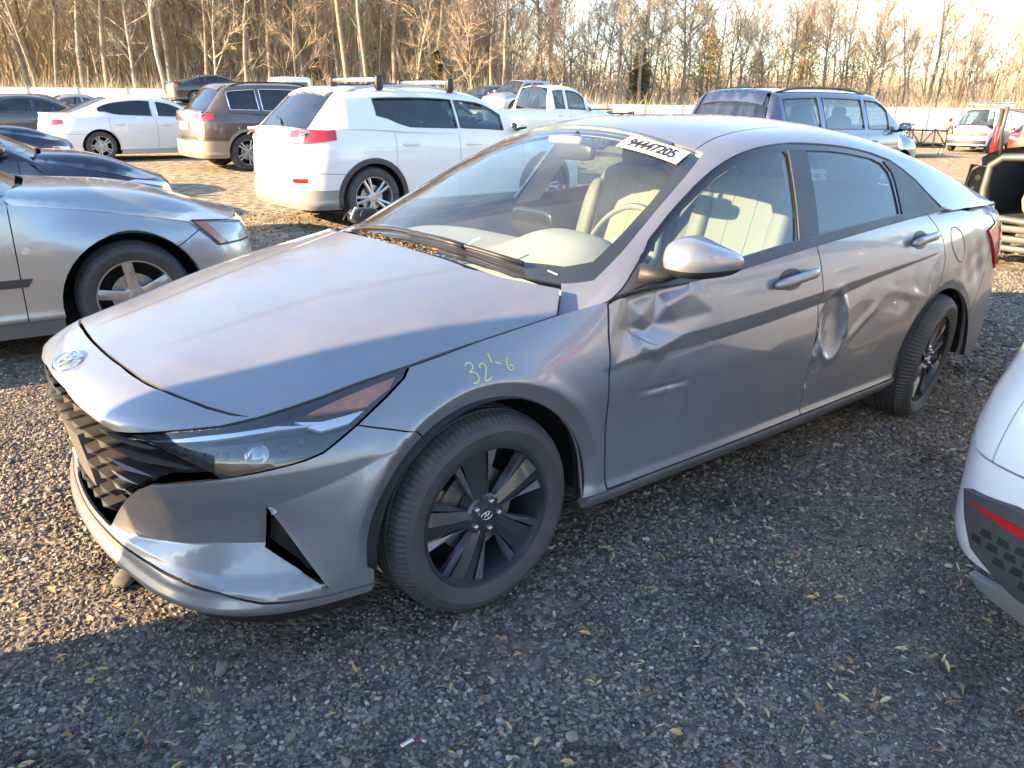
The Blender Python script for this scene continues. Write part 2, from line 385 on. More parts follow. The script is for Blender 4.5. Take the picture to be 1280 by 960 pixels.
class Shape:
    """A car body: skirt(u,z) runs round the lower body from the nose centre over the left
    side to the tail centre; hood(x,y) and deck are height fields; top(x,t) is the cabin."""
    def __init__(self, plan, levels, stations, top, par=None):
        P = np.array(plan, float); L = np.r_[0, np.cumsum(np.hypot(*np.diff(P if par is None else np.array(par, float), axis=0).T))]
        m = np.array([1, -1]); self.ul = L; self.umax = L[-1]
        LL = np.r_[-L[2], -L[1], L, 2*L[-1]-L[-2], 2*L[-1]-L[-3]]
        PP = np.r_[P[2:3]*m, P[1:2]*m, P, P[-2:-1]*m, P[-3:-2]*m]
        self.qx = cub(LL, PP[:, 0]); self.qy = cub(LL, PP[:, 1])
        uu = np.linspace(0, L[-1], 4000); xx = self.qx(uu)
        k = np.maximum.accumulate(-xx) ; self._u, self._x = uu, k
        self.levels = np.array(levels, float)
        us = np.array([self.u_of(s[0]) if not isinstance(s[0], str) else float(s[0]) for s in stations])
        D = np.array([s[1] for s in stations], float)
        self.dt = [pch(us, D[:, k]) for k in range(D.shape[1])]
        self.extra = None
        k_ = pch if top.get('mono') else cub
        self.zc, self.yK, self.zK, self.yB, self.zB = [k_(*zip(*top[q])) for q in ('zc', 'yK', 'zK', 'yB', 'zB')]
        self.bulge = top.get('bulge', .012)
    def u_of(self, x):
        return np.interp(-np.asarray(x, float), self._x, self._u)
    def skirt(self, u, z):
        u = np.asarray(u, float); z = np.asarray(z, float)
        sg = np.where(u < 0, -1., 1.); u = np.abs(u)
        e = 1e-3
        qx, qy = self.qx(u), self.qy(u)
        tx, ty = self.qx(u+e)-self.qx(u-e), self.qy(u+e)-self.qy(u-e)
        l = np.hypot(tx, ty); nx, ny = ty/l, -tx/l
        Y = np.stack([f(u) for f in self.dt], 1)
        d = pch_rows(self.levels, Y, z)
        if self.extra: d = d+self.extra(u, z, qx)
        return np.stack([qx-nx*d, (qy-ny*d)*sg, z], 1)
    def top(self, x, t):
        """t 0 belt .. 1 roof rail .. 2 centre line"""
        x = np.asarray(x, float); t = np.asarray(t, float)
        sg = np.where(t > 2, -1., 1.); t = np.where(t > 2, 4-t, t)
        yB, zB, yK, zK, zc = self.yB(x), self.zB(x), self.yK(x), self.zK(x), self.zc(x)
        def side(s):
            return yB+(yK-yB)*s+self.bulge*4*s*(1-s)*.8, zB+(zK-zB)*s
        def roof(s):   # s 0 at rail .. 1 centre
            y = yK*(1-s); return y, zK+(zc-zK)*(1-(1-s)**2.2)
        a, b = .84, .14
        sy, sz = side(np.minimum(t, a)); ry, rz = roof(np.clip(t-1, b, 1))
        ay, az = side(a+0*t); by, bz = roof(b+0*t)
        w = np.clip((t-a)/(1-a+b), 0, 1)
        cy = (1-w)**2*ay+2*w*(1-w)*yK+w*w*by; cz = (1-w)**2*az+2*w*(1-w)*zK+w*w*bz
        y = np.where(t < a, sy, np.where(t > 1+b, ry, cy)); z = np.where(t < a, sz, np.where(t > 1+b, rz, cz))
        return np.stack([x, y*sg, z], 1)
# ---------- the grey sedan's body surfaces (metres, front axle at x=0, nose towards +x) ----------
H_PLAN = [(.895,0),(.886,.2),(.858,.4),(.805,.565),(.715,.715),(.585,.81),(.40,.868),(.2,.892),(0,.901),(-.45,.908),(-1.4,.913),
          (-2.3,.908),(-2.72,.902),(-3.1,.884),(-3.38,.84),(-3.57,.76),(-3.68,.62),(-3.745,.35),(-3.76,0)]
H_PAR = H_PLAN
H_PLAN = [(.932,0),(.924,.17),(.896,.37),(.84,.555),(.73,.712)]+H_PAR[5:]
H_LEV = [.12,.19,.26,.30,.40,.52,.62,.68,.73,.78,.83,.88,.95,1.02]
H_STN = [(.932,  [.10,.045,.035,.045,.035,.014,.0,.0,.040,.165,.30,.45,.65,.85]),
         (.896,  [.09,.04,.03,.042,.035,.018,.004,.004,.058,.175,.31,.45,.65,.85]),
         (.73,  [.06,.02,.004,.03,.035,.02,.03,.075,.15,.25,.36,.46,.6,.8]),
         (.40,   [.08,.045,.022,.012,.006,.002,.015,.045,.095,.155,.22,.3,.4,.5]),
         (.10,   [.10,.06,.03,.015,.006,.0,.004,.014,.036,.072,.115,.17,.25,.34]),
         (-.25,  [.10,.06,.016,.024,.016,.006,.0,.004,.012,.028,.05,.078,.13,.19]),
         (-.55,  [.10,.06,.012,.024,.018,.008,.0,.002,.006,.015,.025,.037,.06,.09]),
         (-1.4,  [.10,.06,.010,.024,.018,.008,.0,.0,.004,.012,.022,.034,.053,.08]),
         (-2.2,  [.10,.06,.010,.022,.016,.006,.0,.0,.003,.010,.018,.028,.047,.075]),
         (-2.72, [.09,.05,.02,.012,.008,.002,.0,.002,.004,.010,.017,.026,.046,.085]),
         (-3.2,  [.08,.04,.02,.014,.010,.004,.004,.004,.004,.010,.017,.026,.05,.10]),
         (-3.57, [.09,.03,.015,.012,.010,.004,.004,.008,.01,.012,.02,.03,.06,.12]),
         (-3.745,[.10,.04,.015,.012,.010,.004,.01,.02,.02,.02,.02,.03,.04,.10])]
H_TOP = dict(
  zc=[(-.1,.915),(-.3,1.01),(-.5,1.112),(-.7,1.206),(-.9,1.290),(-1.1,1.357),(-1.3,1.398),(-1.6,1.415),(-2.0,1.412),(-2.3,1.384),(-2.6,1.325),(-2.9,1.235),(-3.2,1.125),(-3.45,1.035)],
  yK=[(-.1,.86),(-.45,.80),(-.6,.772),(-.8,.728),(-1.0,.69),(-1.2,.66),(-1.5,.64),(-1.9,.635),(-2.3,.645),(-2.7,.68),(-3.0,.71),(-3.3,.74)],
  zK=[(-.1,.74),(-.45,.90),(-.6,.975),(-.8,1.085),(-1.0,1.188),(-1.2,1.273),(-1.45,1.333),(-1.75,1.350),(-2.05,1.342),(-2.35,1.302),(-2.65,1.235),(-2.95,1.145),(-3.3,1.02)],
  yB=[(-.1,.86),(-.45,.870),(-1.0,.868),(-1.5,.868),(-2.3,.862),(-2.7,.85),(-3.0,.825),(-3.3,.78)],
  zB=[(-.1,.70),(-.45,.893),(-.8,.915),(-1.15,.935),(-1.5,.962),(-2.0,.995),(-2.4,1.015),(-2.7,1.02),(-3.3,.99)])
HS = Shape(H_PLAN, H_LEV, H_STN, H_TOP, H_PAR)
H_ZC = cub([-.35,-.2,0,.25,.5,.7,.80,.9],[1.0,.972,.938,.893,.838,.793,.768,.74])
H_YE = cub([-.45,-.2,.0,.2,.4,.57,.7,.9],[.872,.845,.83,.80,.755,.70,.66,.62])
H_ZE = cub([-.45,-.2,.0,.2,.4,.57,.7,.9],[.902,.862,.83,.795,.752,.706,.67,.62])
def h_hood(x, y):
    x = np.asarray(x, float); y = np.abs(np.asarray(y, float))
    zc = H_ZC(x); r = y/H_YE(x)
    z = zc-(zc-H_ZE(x))*(.35*r**2+.65*r**4)
    # raised centre of the bonnet between two folds
    w = np.interp(x, [-.30,-.21,-.03,.15,.45,.79], [.47,.44,.375,.31,.25,.20])
    z = z+.0028*sstep(w+.02, w-.02, y)*sstep(.80,.55,x)
    return np.stack([x, y, z], 1)
# ---------- wheels ----------
_wc = {}
def tyre_mesh(R_, W, rim, flat=0):
    h = W/2; sh = R_-.012
    prof = [(rim-.012,-h+.02),(rim,-h+.008),(rim+.02,-h-.002),((rim+R_)/2,-h-.008),(R_-.03,-h-.002),(sh-.004,-h+.012),(sh+.004,-h+.022),
            (R_-.002,-h+.045)]
    g = []
    for k, y in enumerate(np.linspace(-h+.05, h-.05, 5)):
        g += [(R_, y)] if k == 4 else [(R_, y), (R_, y+(W-.1)/4-.012), (R_-.007, y+(W-.1)/4-.010), (R_-.007, y+(W-.1)/4-.003)]
    prof = prof+g+[(r, -y) for r, y in prof[::-1]]
    seg = 312; V, F = lathe(prof, seg); k = len(prof); V = V.reshape(seg, k, 3)
    # lateral sipes over the shoulders
    for i in range(seg):
        if i % 3 == 0:
            for q in (5, 6, 7, 8, k-9, k-8, k-7, k-6):
                s = 1-.0055/R_; V[i, q, 0] *= s; V[i, q, 2] *= s
        # raised lettering band / ribs on the wall
    V = V.reshape(-1, 3)
    if flat:
        z = V[:, 2]; lim = -R_+flat; m = z < lim+.03
        sq = np.clip((lim+.05-z)/.10, 0, 1); V[:, 1] *= 1+.16*sq
        V[:, 2] = np.where(z < lim, lim+(z-lim)*.02, z)
    return V, F
def rot_y(V, a):
    c, s = math.cos(a), math.sin(a); V = np.asarray(V)
    return np.stack([V[:, 0]*c-V[:, 2]*s, V[:, 1], V[:, 0]*s+V[:, 2]*c], 1)
def spoke(r0, r1, wi, wo, y0, y1, hr=.012, skew=0., back=.035, split=0):
    """tapered spoke along +x; faces +y"""
    P = []
    for r, w, y, sk in ((r0, wi, y0, 0), ((r0+r1)/2, (wi+wo)*.47, (y0+y1)/2+.004, skew*.5), (r1, wo, y1, skew)):
        P += [(r, y-hr, sk-w), (r, y, sk+.1*w), (r, y-hr, sk+w), (r, y-back, sk-w*.8), (r, y-back, sk+w*.8)]
    F = []
    for i in (0, 5):
        a, b = i, i+5
        F += [[a, a+1, b+1, b], [a+1, a+2, b+2, b+1], [a+3, a, b, b+3], [a+2, a+4, b+4, b+2]]
    return np.array(P), F
def wheel(parent, loc, side=1, R_=.317, W=.215, rim=.222, style='blade', n=5, toe=0, camber=0, flat=0, mats=('rim','rim_face'), emblem=False, spin=0., disc=True):
    root = bpy.data.objects.new('wheel', None); root.empty_display_size = .1; link(root, parent); root.location = loc
    root.rotation_euler = (camber, 0, (0 if side > 0 else math.pi)+toe)
    key = (R_, W, rim, flat)
    if key not in _wc:
        V, F = tyre_mesh(*key); o = mesh('tyre', V, F, MAT['rubber'], None); o.data.set_sharp_from_angle(angle=R(22)); _wc[key] = o.data; bpy.data.objects.remove(o)
    link(bpy.data.objects.new('tyre', _wc[key]), root)
    key = ('rim', rim, W, style, n, mats)
    h = W/2
    if key not in _wc:
        Vs, Fs = [], []
        b, f = lathe([(rim+.004,h-.012),(rim,h-.004),(rim-.008,h-.006),(rim-.012,h-.02),(rim-.018,h-.05),(rim-.022,-h+.02),(rim-.005,-h+.01)], 64)
        hub, hf = lathe([(.0,h-.018),(.028,h-.018),(.030,h-.021),(.058,h-.023),(.066,h-.03),(.07,h-.07)], 40)
        parts = [(b, f), (hub, hf)]; fac = []
        for i in range(n):
            a = 2*math.pi*i/n+math.pi/2
            if style == 'blade':
                s = spoke(.05, rim-.006, .024, .046, h-.020, h-.016, .012, .012); parts.append((rot_y(s[0], a), s[1]))
                # bright cut facets either side
                for sg, w in ((1, .030), (-1, .022)):
                    P = np.array([(.062, h-.024, sg*.026), (.11, h-.022, sg*.034+.006), (rim-.012, h-.020, sg*(.058+w)+.012), (rim-.010, h-.028, sg*.054+.012),
                                  (.062, h-.05, sg*.024), (rim-.012, h-.05, sg*(.056+w)+.010)])
                    F = [[0,1,3],[1,2,3],[0,4,5,2,1]]
                    if sg < 0: F = [q[::-1] for q in F]
                    fac.append((rot_y(P, a), F))
            elif style == 'split':
                for sg in (-.16, .16):
                    s = spoke(.05, rim-.006, .016, .017, h-.018, h-.012, .006, 0.); parts.append((rot_y(s[0], a+sg), s[1]))
            elif style == 'five':
                s = spoke(.05, rim-.006, .032, .030, h-.018, h-.012, .008, 0.); parts.append((rot_y(s[0], a), s[1]))
            else:
                s = spoke(.05, rim-.006, .020, .028, h-.018, h-.012, .008, 0.); parts.append((rot_y(s[0], a), s[1]))
        V, F = join(parts); o = mesh('rim', V, F, MAT[mats[0]]); o.data.set_sharp_from_angle(angle=R(30)); rm = o.data; bpy.data.objects.remove(o)
        fm = None
        if fac:
            V, F = join(fac); o = mesh('rim_facet', V, F, MAT[mats[1]], smooth=False); fm = o.data; bpy.data.objects.remove(o)
        V, F = lathe([(.02,h-.075),(rim*.60,h-.075),(rim*.60,h-.095),(.02,h-.095)], 40); o = mesh('brake_disc', V, F, MAT['steel']); o.data.set_sharp_from_angle(angle=R(30)); dm = o.data; bpy.data.objects.remove(o)
        V, F = lathe([(.0,-h+.055),(rim-.02,-h+.055)], 30); o = mesh('wheel_back', V, F, MAT['void']); bk = o.data; bpy.data.objects.remove(o)
        v, f = lathe([(0,.012),(.006,.011),(.0085,.007),(.0085,-.006)], 10); o = mesh('lug_nut', v, f, MAT['alloy']); lm = o.data; bpy.data.objects.remove(o)
        _wc[key] = (rm, fm, dm, bk, lm)
    rm, fm, dm, bk, lm = _wc[key]
    ro = link(bpy.data.objects.new('rim', rm), root); ro.rotation_euler = (0, spin, 0)
    if fm: x = link(bpy.data.objects.new('rim_facet', fm), root); x.rotation_euler = (0, spin, 0)
    if emblem:
        for i in range(5):
            a = 2*math.pi*(i+.5)/5+math.pi/2-spin; x = link(bpy.data.objects.new('lug_nut', lm), root); x.location = (.046*math.cos(a), h-.022, .046*math.sin(a))
    link(bpy.data.objects.new('wheel_back', bk), root)
    if disc:
        link(bpy.data.objects.new('brake_disc', dm), root)
    if emblem:
        badge('wheel_badge', root, Vector((0, h-.0165, 0)), Vector((0, 1, 0)), .040, .03)
    return root
def badge(name, parent, c, n, w, up_tilt=0, mat='chrome'):
    """oval ring with a slanted letter H"""
    hw, hh = w/2, w*.30; parts = []
    P = [(hw*math.cos(t), hh*math.sin(t), 0) for t in np.linspace(0, 2*math.pi, 33)]
    parts.append(tube(P, w*.045, 8, False))
    def bar(pts, r): parts.append(tube([(x*w, y*w, 0) for x, y in pts], [q*w for q in r], 8))
    bar([(-.22,-.20),(-.16,-.05),(-.10,.12),(-.08,.22)], (.055,.05,.045,.05)); bar([(.08,-.22),(.10,-.12),(.16,.05),(.22,.20)], (.05,.045,.05,.055))
    bar([(-.14,-.02),(-.05,-.02),(.05,.02),(.14,.02)], (.035,.045,.045,.035))
    V, F = join(parts); V[:, 2] *= .6
    n = Vector(n).normalized(); r = Vector((0, 0, 1)).cross(n).normalized(); u = n.cross(r)
    Mx = np.array([r, u, n]); return mesh(name, V@Mx+np.array(c), F, MAT[mat], parent)
# ---------- the damaged grey sedan ----------
class Facets:
    """piecewise flat displacement: points (u, z, d) and triangles"""
    def __init__(self, strips, tris=()):
        self.T = [tuple(np.array(p, float) for p in t) for t in tris]
        for A, B in strips:
            A = np.array(A, float); B = np.array(B, float)
            for i in range(len(A)-1):
                self.T += [(A[i], A[i+1], B[i]), (A[i+1], B[i+1], B[i])]
    def __call__(self, u, z):
        r = np.zeros_like(u); done = np.zeros(len(u), bool)
        for a, b, c in self.T:
            det = (b[1]-c[1])*(a[0]-c[0])+(c[0]-b[0])*(a[1]-c[1])
            if abs(det) < 1e-9: continue
            l1 = ((b[1]-c[1])*(u-c[0])+(c[0]-b[0])*(z-c[1]))/det
            l2 = ((c[1]-a[1])*(u-c[0])+(a[0]-c[0])*(z-c[1]))/det
            l3 = 1-l1-l2; k = (l1 >= -1e-9) & (l2 >= -1e-9) & (l3 >= -1e-9) & ~done
            r[k] = l1[k]*a[2]+l2[k]*b[2]+l3[k]*c[2]; done |= k
        return r
U_LINE = [(1.84,.687,0),(2.17,.722,0),(2.30,.742,0),(2.785,.762,0),(3.2,.782,0),(3.547,.803,0),(4.10,.828,0)]
L_LINE = [(1.84,.684,.0),(2.17,.690,.008),(2.48,.690,.022),(2.80,.7015,.027),(3.2,.728,.025),(3.547,.772,.015),(4.10,.826,0)]
T_LINE = [(1.84,.66,0),(2.17,.665,.007),(2.49,.675,.020),(2.80,.592,.011),(3.08,.51,.005),(3.54,.40,0),(4.10,.80,0)]
M_LINE = [(1.84,.33,0),(2.17,.33,0),(2.49,.33,0),(2.80,.33,0),(3.08,.33,0),(3.54,.33,0),(4.10,.33,0)]
DOOR_F = Facets([(U_LINE, L_LINE), (L_LINE, T_LINE), (T_LINE, M_LINE)])
K1 = [(.262,.300,0),(.4337,.4498,0),(.5316,.5143,0),(.6848,.5584,0),(.8714,.5878,0),(1.0117,.6013,0),(1.203,.612,0)]
K2 = [(.266,.292,.005),(.40,.305,.022),(.531,.3368,.034),(.7027,.3658,.044),(.8518,.3721,.048),(.8676,.4947,.022),(1.203,.61,0)]
K3 = [(.27,.283,0),(.40,.290,0),(.5237,.298,0),(.70,.288,0),(.8412,.2485,0),(.945,.292,.036),(1.0,.246,0)]
BUMP_F = Facets([(K1[:5], K2[:5]), (K2[:5], K3[:5]), ([(.8412,.2485,0),(.945,.292,.036)], [(.8412,.2475,0),(1.0,.246,0)])],
                [(K1[4], K2[5], K2[4]), (K1[4], K1[5], K2[5]), (K1[5], K1[6], K2[5]), (K2[4], K3[5], K3[4]), (K2[4], K2[5], K3[5]), (K2[5], K2[6], (1.003,.249,0)), (K2[5], (1.003,.249,0), (.95,.29,.0))])
class FacetCloud(Facets):
    """folded sheet: Delaunay triangles over (u, z, d) points"""
    def __init__(self, pts):
        P = np.array(pts, float); v, e, f, *_ = delaunay_2d_cdt([Vector(p[:2]) for p in P], [], [], 0, 1e-7)
        idx = [int(np.argmin(np.hypot(P[:, 0]-q.x, P[:, 1]-q.y))) for q in v]; self.T = [tuple(P[idx[i]] for i in t) for t in f]
        self.edges = [((P[idx[a]][0], P[idx[a]][1]), (P[idx[b]][0], P[idx[b]][1])) for a, b in e]
CRUMP = FacetCloud([(1.99,.895,0),(2.03,.915,0),(2.20,.925,0),(2.35,.928,0),(2.50,.91,0),(2.0133,.8602,.004),(2.1075,.8355,.006),(2.2254,.8503,.0),(2.3404,.8806,-.006),(2.0689,.7947,.034),(2.13,.775,.030),(2.1823,.7889,.036),(2.2784,.7904,.020),
                    (1.985,.8089,.004),(2.0968,.7431,.000),(2.1653,.715,-.004),(2.2985,.738,.010),(2.4578,.7972,.002),(2.4391,.8582,.0),(2.06,.885,.016),(2.2014,.893,.022),(2.33,.900,.006),(1.966,.7838,0),(2.08,.7069,.006),(2.2,.66,.012),(2.36,.66,.004),(2.5,.72,0),(1.97,.70,0),
                    (2.0,.60,0),(2.25,.61,.004),(2.48,.60,0),(2.0,.5,0),(2.25,.5,0),(2.5,.5,0)])
UF, UR, ZF, ZR = 1.507, 4.227, .305, .275
def g2(u, z, cu, cz, su, sz): return np.exp(-((u-cu)/su)**2-((z-cz)/sz)**2)
def h_extra(u, z, qx, dents=True):
    d = DOOR_F(u, z)+BUMP_F(u, z)
    # lip blade under the bumper
    d = d-.022*np.exp(-((z-.212)/.026)**2)*(1-sstep(.70, 1.1, u))
    # wheel arch flares: the panel turns in towards the opening
    for cu, cz, r0, k in ((UF, ZF, .425, .50), (UR, ZR, .405, .35)):
        r = np.hypot(u-cu, z-cz)
        d = d+np.clip(r0-r, 0, .08)*k*sstep(cz-.12, cz+.10, z)
    d = d-.008*np.exp(-((np.hypot(u-UF, z-ZF)-.432)/.028)**2)*sstep(.35, .5, z)
    if dents:
        # front door: pushed-in pocket under the mirror with folded ridges
        def ln(p, q, w):
            px, pz, qx_, qz = *p, *q; L = math.hypot(qx_-px, qz-pz); tx, tz = (qx_-px)/L, (qz-pz)/L
            s_ = (u-px)*tx+(z-pz)*tz; n_ = -(u-px)*tz+(z-pz)*tx
            return np.exp(-(n_/(w*.62))**2)*np.exp(-np.clip(np.abs(s_-L/2)/(L/2)-.55, 0, 9)**2*6)
        k_ = [(0,0),(.008,0),(-.008,0),(0,.008),(0,-.008),(.006,.006),(-.006,.006),(.006,-.006),(-.006,-.006)]
        d = d+sum(CRUMP(u+a, z+b) for a, b in k_)/9*.85
        d = d+.0055*ln((2.12,.578), (2.35,.570), .014)-.002*ln((2.12,.556), (2.30,.550), .014)+.010*g2(u, z, 2.17, .47, .12, .12)-.004*ln((2.36,.60), (2.31,.42), .04)+.004*ln((2.26,.62), (2.24,.52), .03)
        # rear door: punched pocket with a folded rim and a tear at its leading edge
        r = np.hypot((u-3.235)/.090, (z-.625)/.140)
        d = d+.032*np.clip(1-r*r, 0, 1)-.005*np.exp(-((r-1.05)/.14)**2)
        d = d+.020*ln((3.165,.71), (3.125,.52), .028)+.012*ln((3.118,.50), (3.100,.38), .022)
        d = d-.010*ln((3.31,.70), (3.335,.55), .025)-.007*ln((3.36,.54), (3.58,.66), .035)
        d = d+.012*g2(u, z, 3.45, .60, .13, .08)+.010*g2(u, z, 3.75, .66, .12, .08)+.004*np.sin(u*34+z*18)*g2(u, z, 3.85, .68, .15, .08)
        d = d-.006*ln((3.62,.72), (3.98,.64), .04)
        # rear quarter and bumper corner: wrinkled sheet
        m = g2(u, z, 4.55, .72, .22, .12)
        d = d+m*(.022+.003*np.sin(u*40+z*18)+.002*np.sin(z*50-u*22))
    return d
HS.extra = lambda u, z, qx: h_extra(u, z, qx, True)
def arc(cu, cz, r, a0, a1, n=22):
    return [(cu+r*math.cos(t), cz+r*math.sin(t)) for t in np.linspace(a0, a1, n)]
def ang(cu, cz, p): return math.atan2(p[1]-cz, p[0]-cu)

car = thing('damaged_sedan', 'grey metallic sedan with dented doors and black wheels, windshield lot sticker', 'car')
S = HS.skirt; PAINT = MAT['grey']
def mir(h): return [(-u, z) for u, z in h][::-1]
def symm(h): return h+[(-u, z) for u, z in h[::-1] if abs(u) > 1e-6]
F_R = .372
HOODGAP_F = [(0,.7705),(.12,.769),(.28,.7665),(.417,.7605),(.519,.7516),(.601,.7395),(.689,.7238),(.77,.7145),(.842,.7085)]
HOODGAP_S = [(.842,.7085),(.94,.726),(1.038,.744),(1.17,.771),(1.303,.797),(1.525,.8355),(1.66,.856),(1.789,.8748),(1.88,.886),(1.9706,.8969)]
HL_BOT = [(.7654,.5814),(.8654,.5996),(.968,.620),(1.017,.634),(1.117,.685)]
HL_IN = [(.5266,.6665),(.6466,.6334),(.7471,.5949),(.7654,.5814)]
HL_R = [(1.117,.685),(1.2106,.7322),(1.28,.772),(1.303,.797)]
HL_TOP = [(.5266,.6685),(.621,.682),(.749,.6933),(.842,.7055)]
WING = [(.2462,.2885),(.4337,.4498),(.518,.5099),(.5713,.5393),(.6855,.5669),(.7654,.5814)]
LIPGAP = [(0,.266),(.2264,.270),(.35,.271),(.5,.277),(.62,.275),(.738,.264),(.84,.236),(1.014,.2211),(1.14,.2133)]
# upper nose panel between bonnet and grille
up = HOODGAP_F+HL_TOP[::-1][1:]+[(.4712,.6615),(.38,.674),(.273,.6855),(.155,.697),(0,.699)]
nose = panel('nose_panel', S, up+[(-u, z) for u, z in up[1:-1]][::-1], .016, PAINT, car, gap=.002)
intake = [(.8645,.498),(1.007,.242),(.944,.284),(.846,.371)]
a0 = ang(UF, ZF, (1.305,.61)); a1 = ang(UF, ZF, (1.142,.25))
arcF = arc(UF, ZF, F_R, a0, a1 if a1 > 0 else a1+2*math.pi, 18)
low = [(0,.284)]+WING+HL_BOT[1:]+[(1.27,.648)]+arcF+[(1.14,.2133)]+LIPGAP[::-1]
bump = panel('front_bumper', S, low+[(-u, z) for u, z in low[1:-1]][::-1], .017, PAINT, car, gap=.002,
             feats=[[(p[0], p[1]) for p in K1], [(p[0], p[1]) for p in K2[1:6]], [(p[0], p[1]) for p in K3[:5]], [(.8676,.4947),(1.203,.61)], arc(UF, ZF, .425, 2.6, 3.2, 14)],
             holes=[intake, [(-u, z) for u, z in intake]])
for s in (1, -1):
    ex = HS.extra; HS.extra = None
    panel('side_intake', S, [(s*(.85+(u-.85)*1.08), z) for u, z in intake], .03, MAT['black'], bump, off=-.075, thick=-.05)
    HS.extra = ex
    panel('intake_fin', S, [(s*u, z) for u, z in [(.872,.395),(.925,.365),(.930,.352),(.866,.380)]], .03, MAT['trim'], bump, off=-.035, thick=.02)
lip = [(0,.261),(.2264,.265),(.35,.266),(.5,.272),(.62,.270),(.738,.259),(.84,.231),(1.014,.216),(1.14,.208),(1.13,.186),(.8,.190),(.52,.190),(.24,.192),(0,.194)]
lipo = panel('lip_spoiler', S, lip+[(-u, z) for u, z in lip[1:-1]][::-1], .015, PAINT, bump, thick=.03)
val = [(0,.192),(.24,.190),(.52,.188),(.8,.188),(1.13,.185),(1.12,.135),(.8,.125),(.4,.12),(0,.118)]
panel('lower_valance', S, val+[(-u, z) for u, z in val[1:-1]][::-1], .03, MAT['black'], bump, off=-.012, thick=.03)
# grille
gr = [(0,.695),(.155,.693),(.273,.6815),(.38,.670),(.4712,.6575)]+HL_IN+WING[::-1]+[(0,.287)]
gpoly = gr+[(-u, z) for u, z in gr[1:-1]][::-1]
grille = panel('grille', S, gpoly, .04, MAT['void'], car, off=-.075, thick=-.068)
GP = np.array(gpoly)
gm = M_('grille_blade', (.085,.083,.08), .34, metal=.5, coat=.3, dirt=.2)
def blade(quad, tilt, depth=.06):
    """a jewel-cut grille blade: front facets with a raised ridge"""
    q = np.array(quad, float); c = q.mean(0)
    pts = np.vstack([q, [c]]); X = S(pts[:, 0], pts[:, 1]); N = surf_normals(S, pts[:, 0], pts[:, 1], X, CEN)
    V = [X[0]-N[0]*.006, X[1]-N[1]*.006, X[2]-N[2]*(.006+tilt), X[3]-N[3]*(.006+tilt), X[4]-N[4]*.002]
    V += [X[i]-N[i]*depth for i in range(4)]
    F = [[0,1,4],[1,2,4],[2,3,4],[3,0,4],[0,5,6,1],[1,6,7,2],[2,7,8,3],[3,8,5,0]]
    return mesh('grille_blade', np.array(V), F, gm, grille, smooth=False)
rows = np.linspace(.298, .688, 7)
for j in range(6):
    z0, z1 = rows[j], rows[j+1]-.014
    off = .048 if j % 2 else 0
    for k in range(-7, 8):
        u0 = k*.096+off; sg = 1 if u0 >= 0 else -1
        q = [(u0-.036+sg*.018, z1), (u0+.036+sg*.018, z1), (u0+.040-sg*.018, z0+.014), (u0-.034-sg*.018, z0+.014)]
        if abs(u0) < .17 and .36 < z0 < .55: continue
        if inside(GP, np.array(q)).all() and abs(u0) < .40: blade(q, .026)
for s in (1, -1):
    for zf, ue in ((.640,.60),(.600,.70),(.556,.585),(.514,.51),(.470,.45)):
        us = .385 if zf > .50 else .365
        if ue-us > .05: blade([(s*us, zf+.006), (s*ue, zf+.003), (s*(ue-.03), zf-.008), (s*us, zf-.010)], .010, .055)
plate = [(-.16,.555),(.16,.555),(.16,.385),(-.16,.385)]
panel('plate_bracket', S, plate, .05, M_('bracket', (.10,.095,.088), .5, dirt=.2), grille, off=-.008, thick=.03)
# bonnet
hb = []
for u, z_ in HOODGAP_F+HOODGAP_S[1:8]:
    hb.append(S(np.array([u]), np.array([z_]))[0])
hb = np.array(hb); HBX = hb[:, :2]
def hood_f(x, y):
    r = h_hood(x, y); r[:, 1] = y
    p = np.stack([x, np.abs(y)], 1)
    hz = h_hood(HBX[:, 0], HBX[:, 1])[:, 2]; dl = hb[:, 2]-hz
    D2 = ((p[:, None, :]-HBX[None])**2).sum(2); w = np.exp(-D2/.10**2)
    ws = w.sum(1); r[:, 2] += np.where(ws > 1e-9, (w*dl).sum(1)/np.maximum(ws, .6), 0)
    return r
rear = [(-.37,.752),(-.33,.70),(-.27,.60),(-.225,.45),(-.215,.2),(-.213,0)]
hp = [tuple(p) for p in HBX]+rear
hood = panel('hood', hood_f, hp+[(x, -y) for x, y in hp[1:-1]][::-1], .018, PAINT, car, gap=.003, cen=(0,0,.2), feats=[[(x, sg*np.interp(x, [-.30,-.21,-.03,.15,.45,.79], [.47,.44,.375,.31,.25,.20])+o_) for x in np.linspace(-.2,.72,40)] for sg in (1,-1) for o_ in (-.010,.010)])
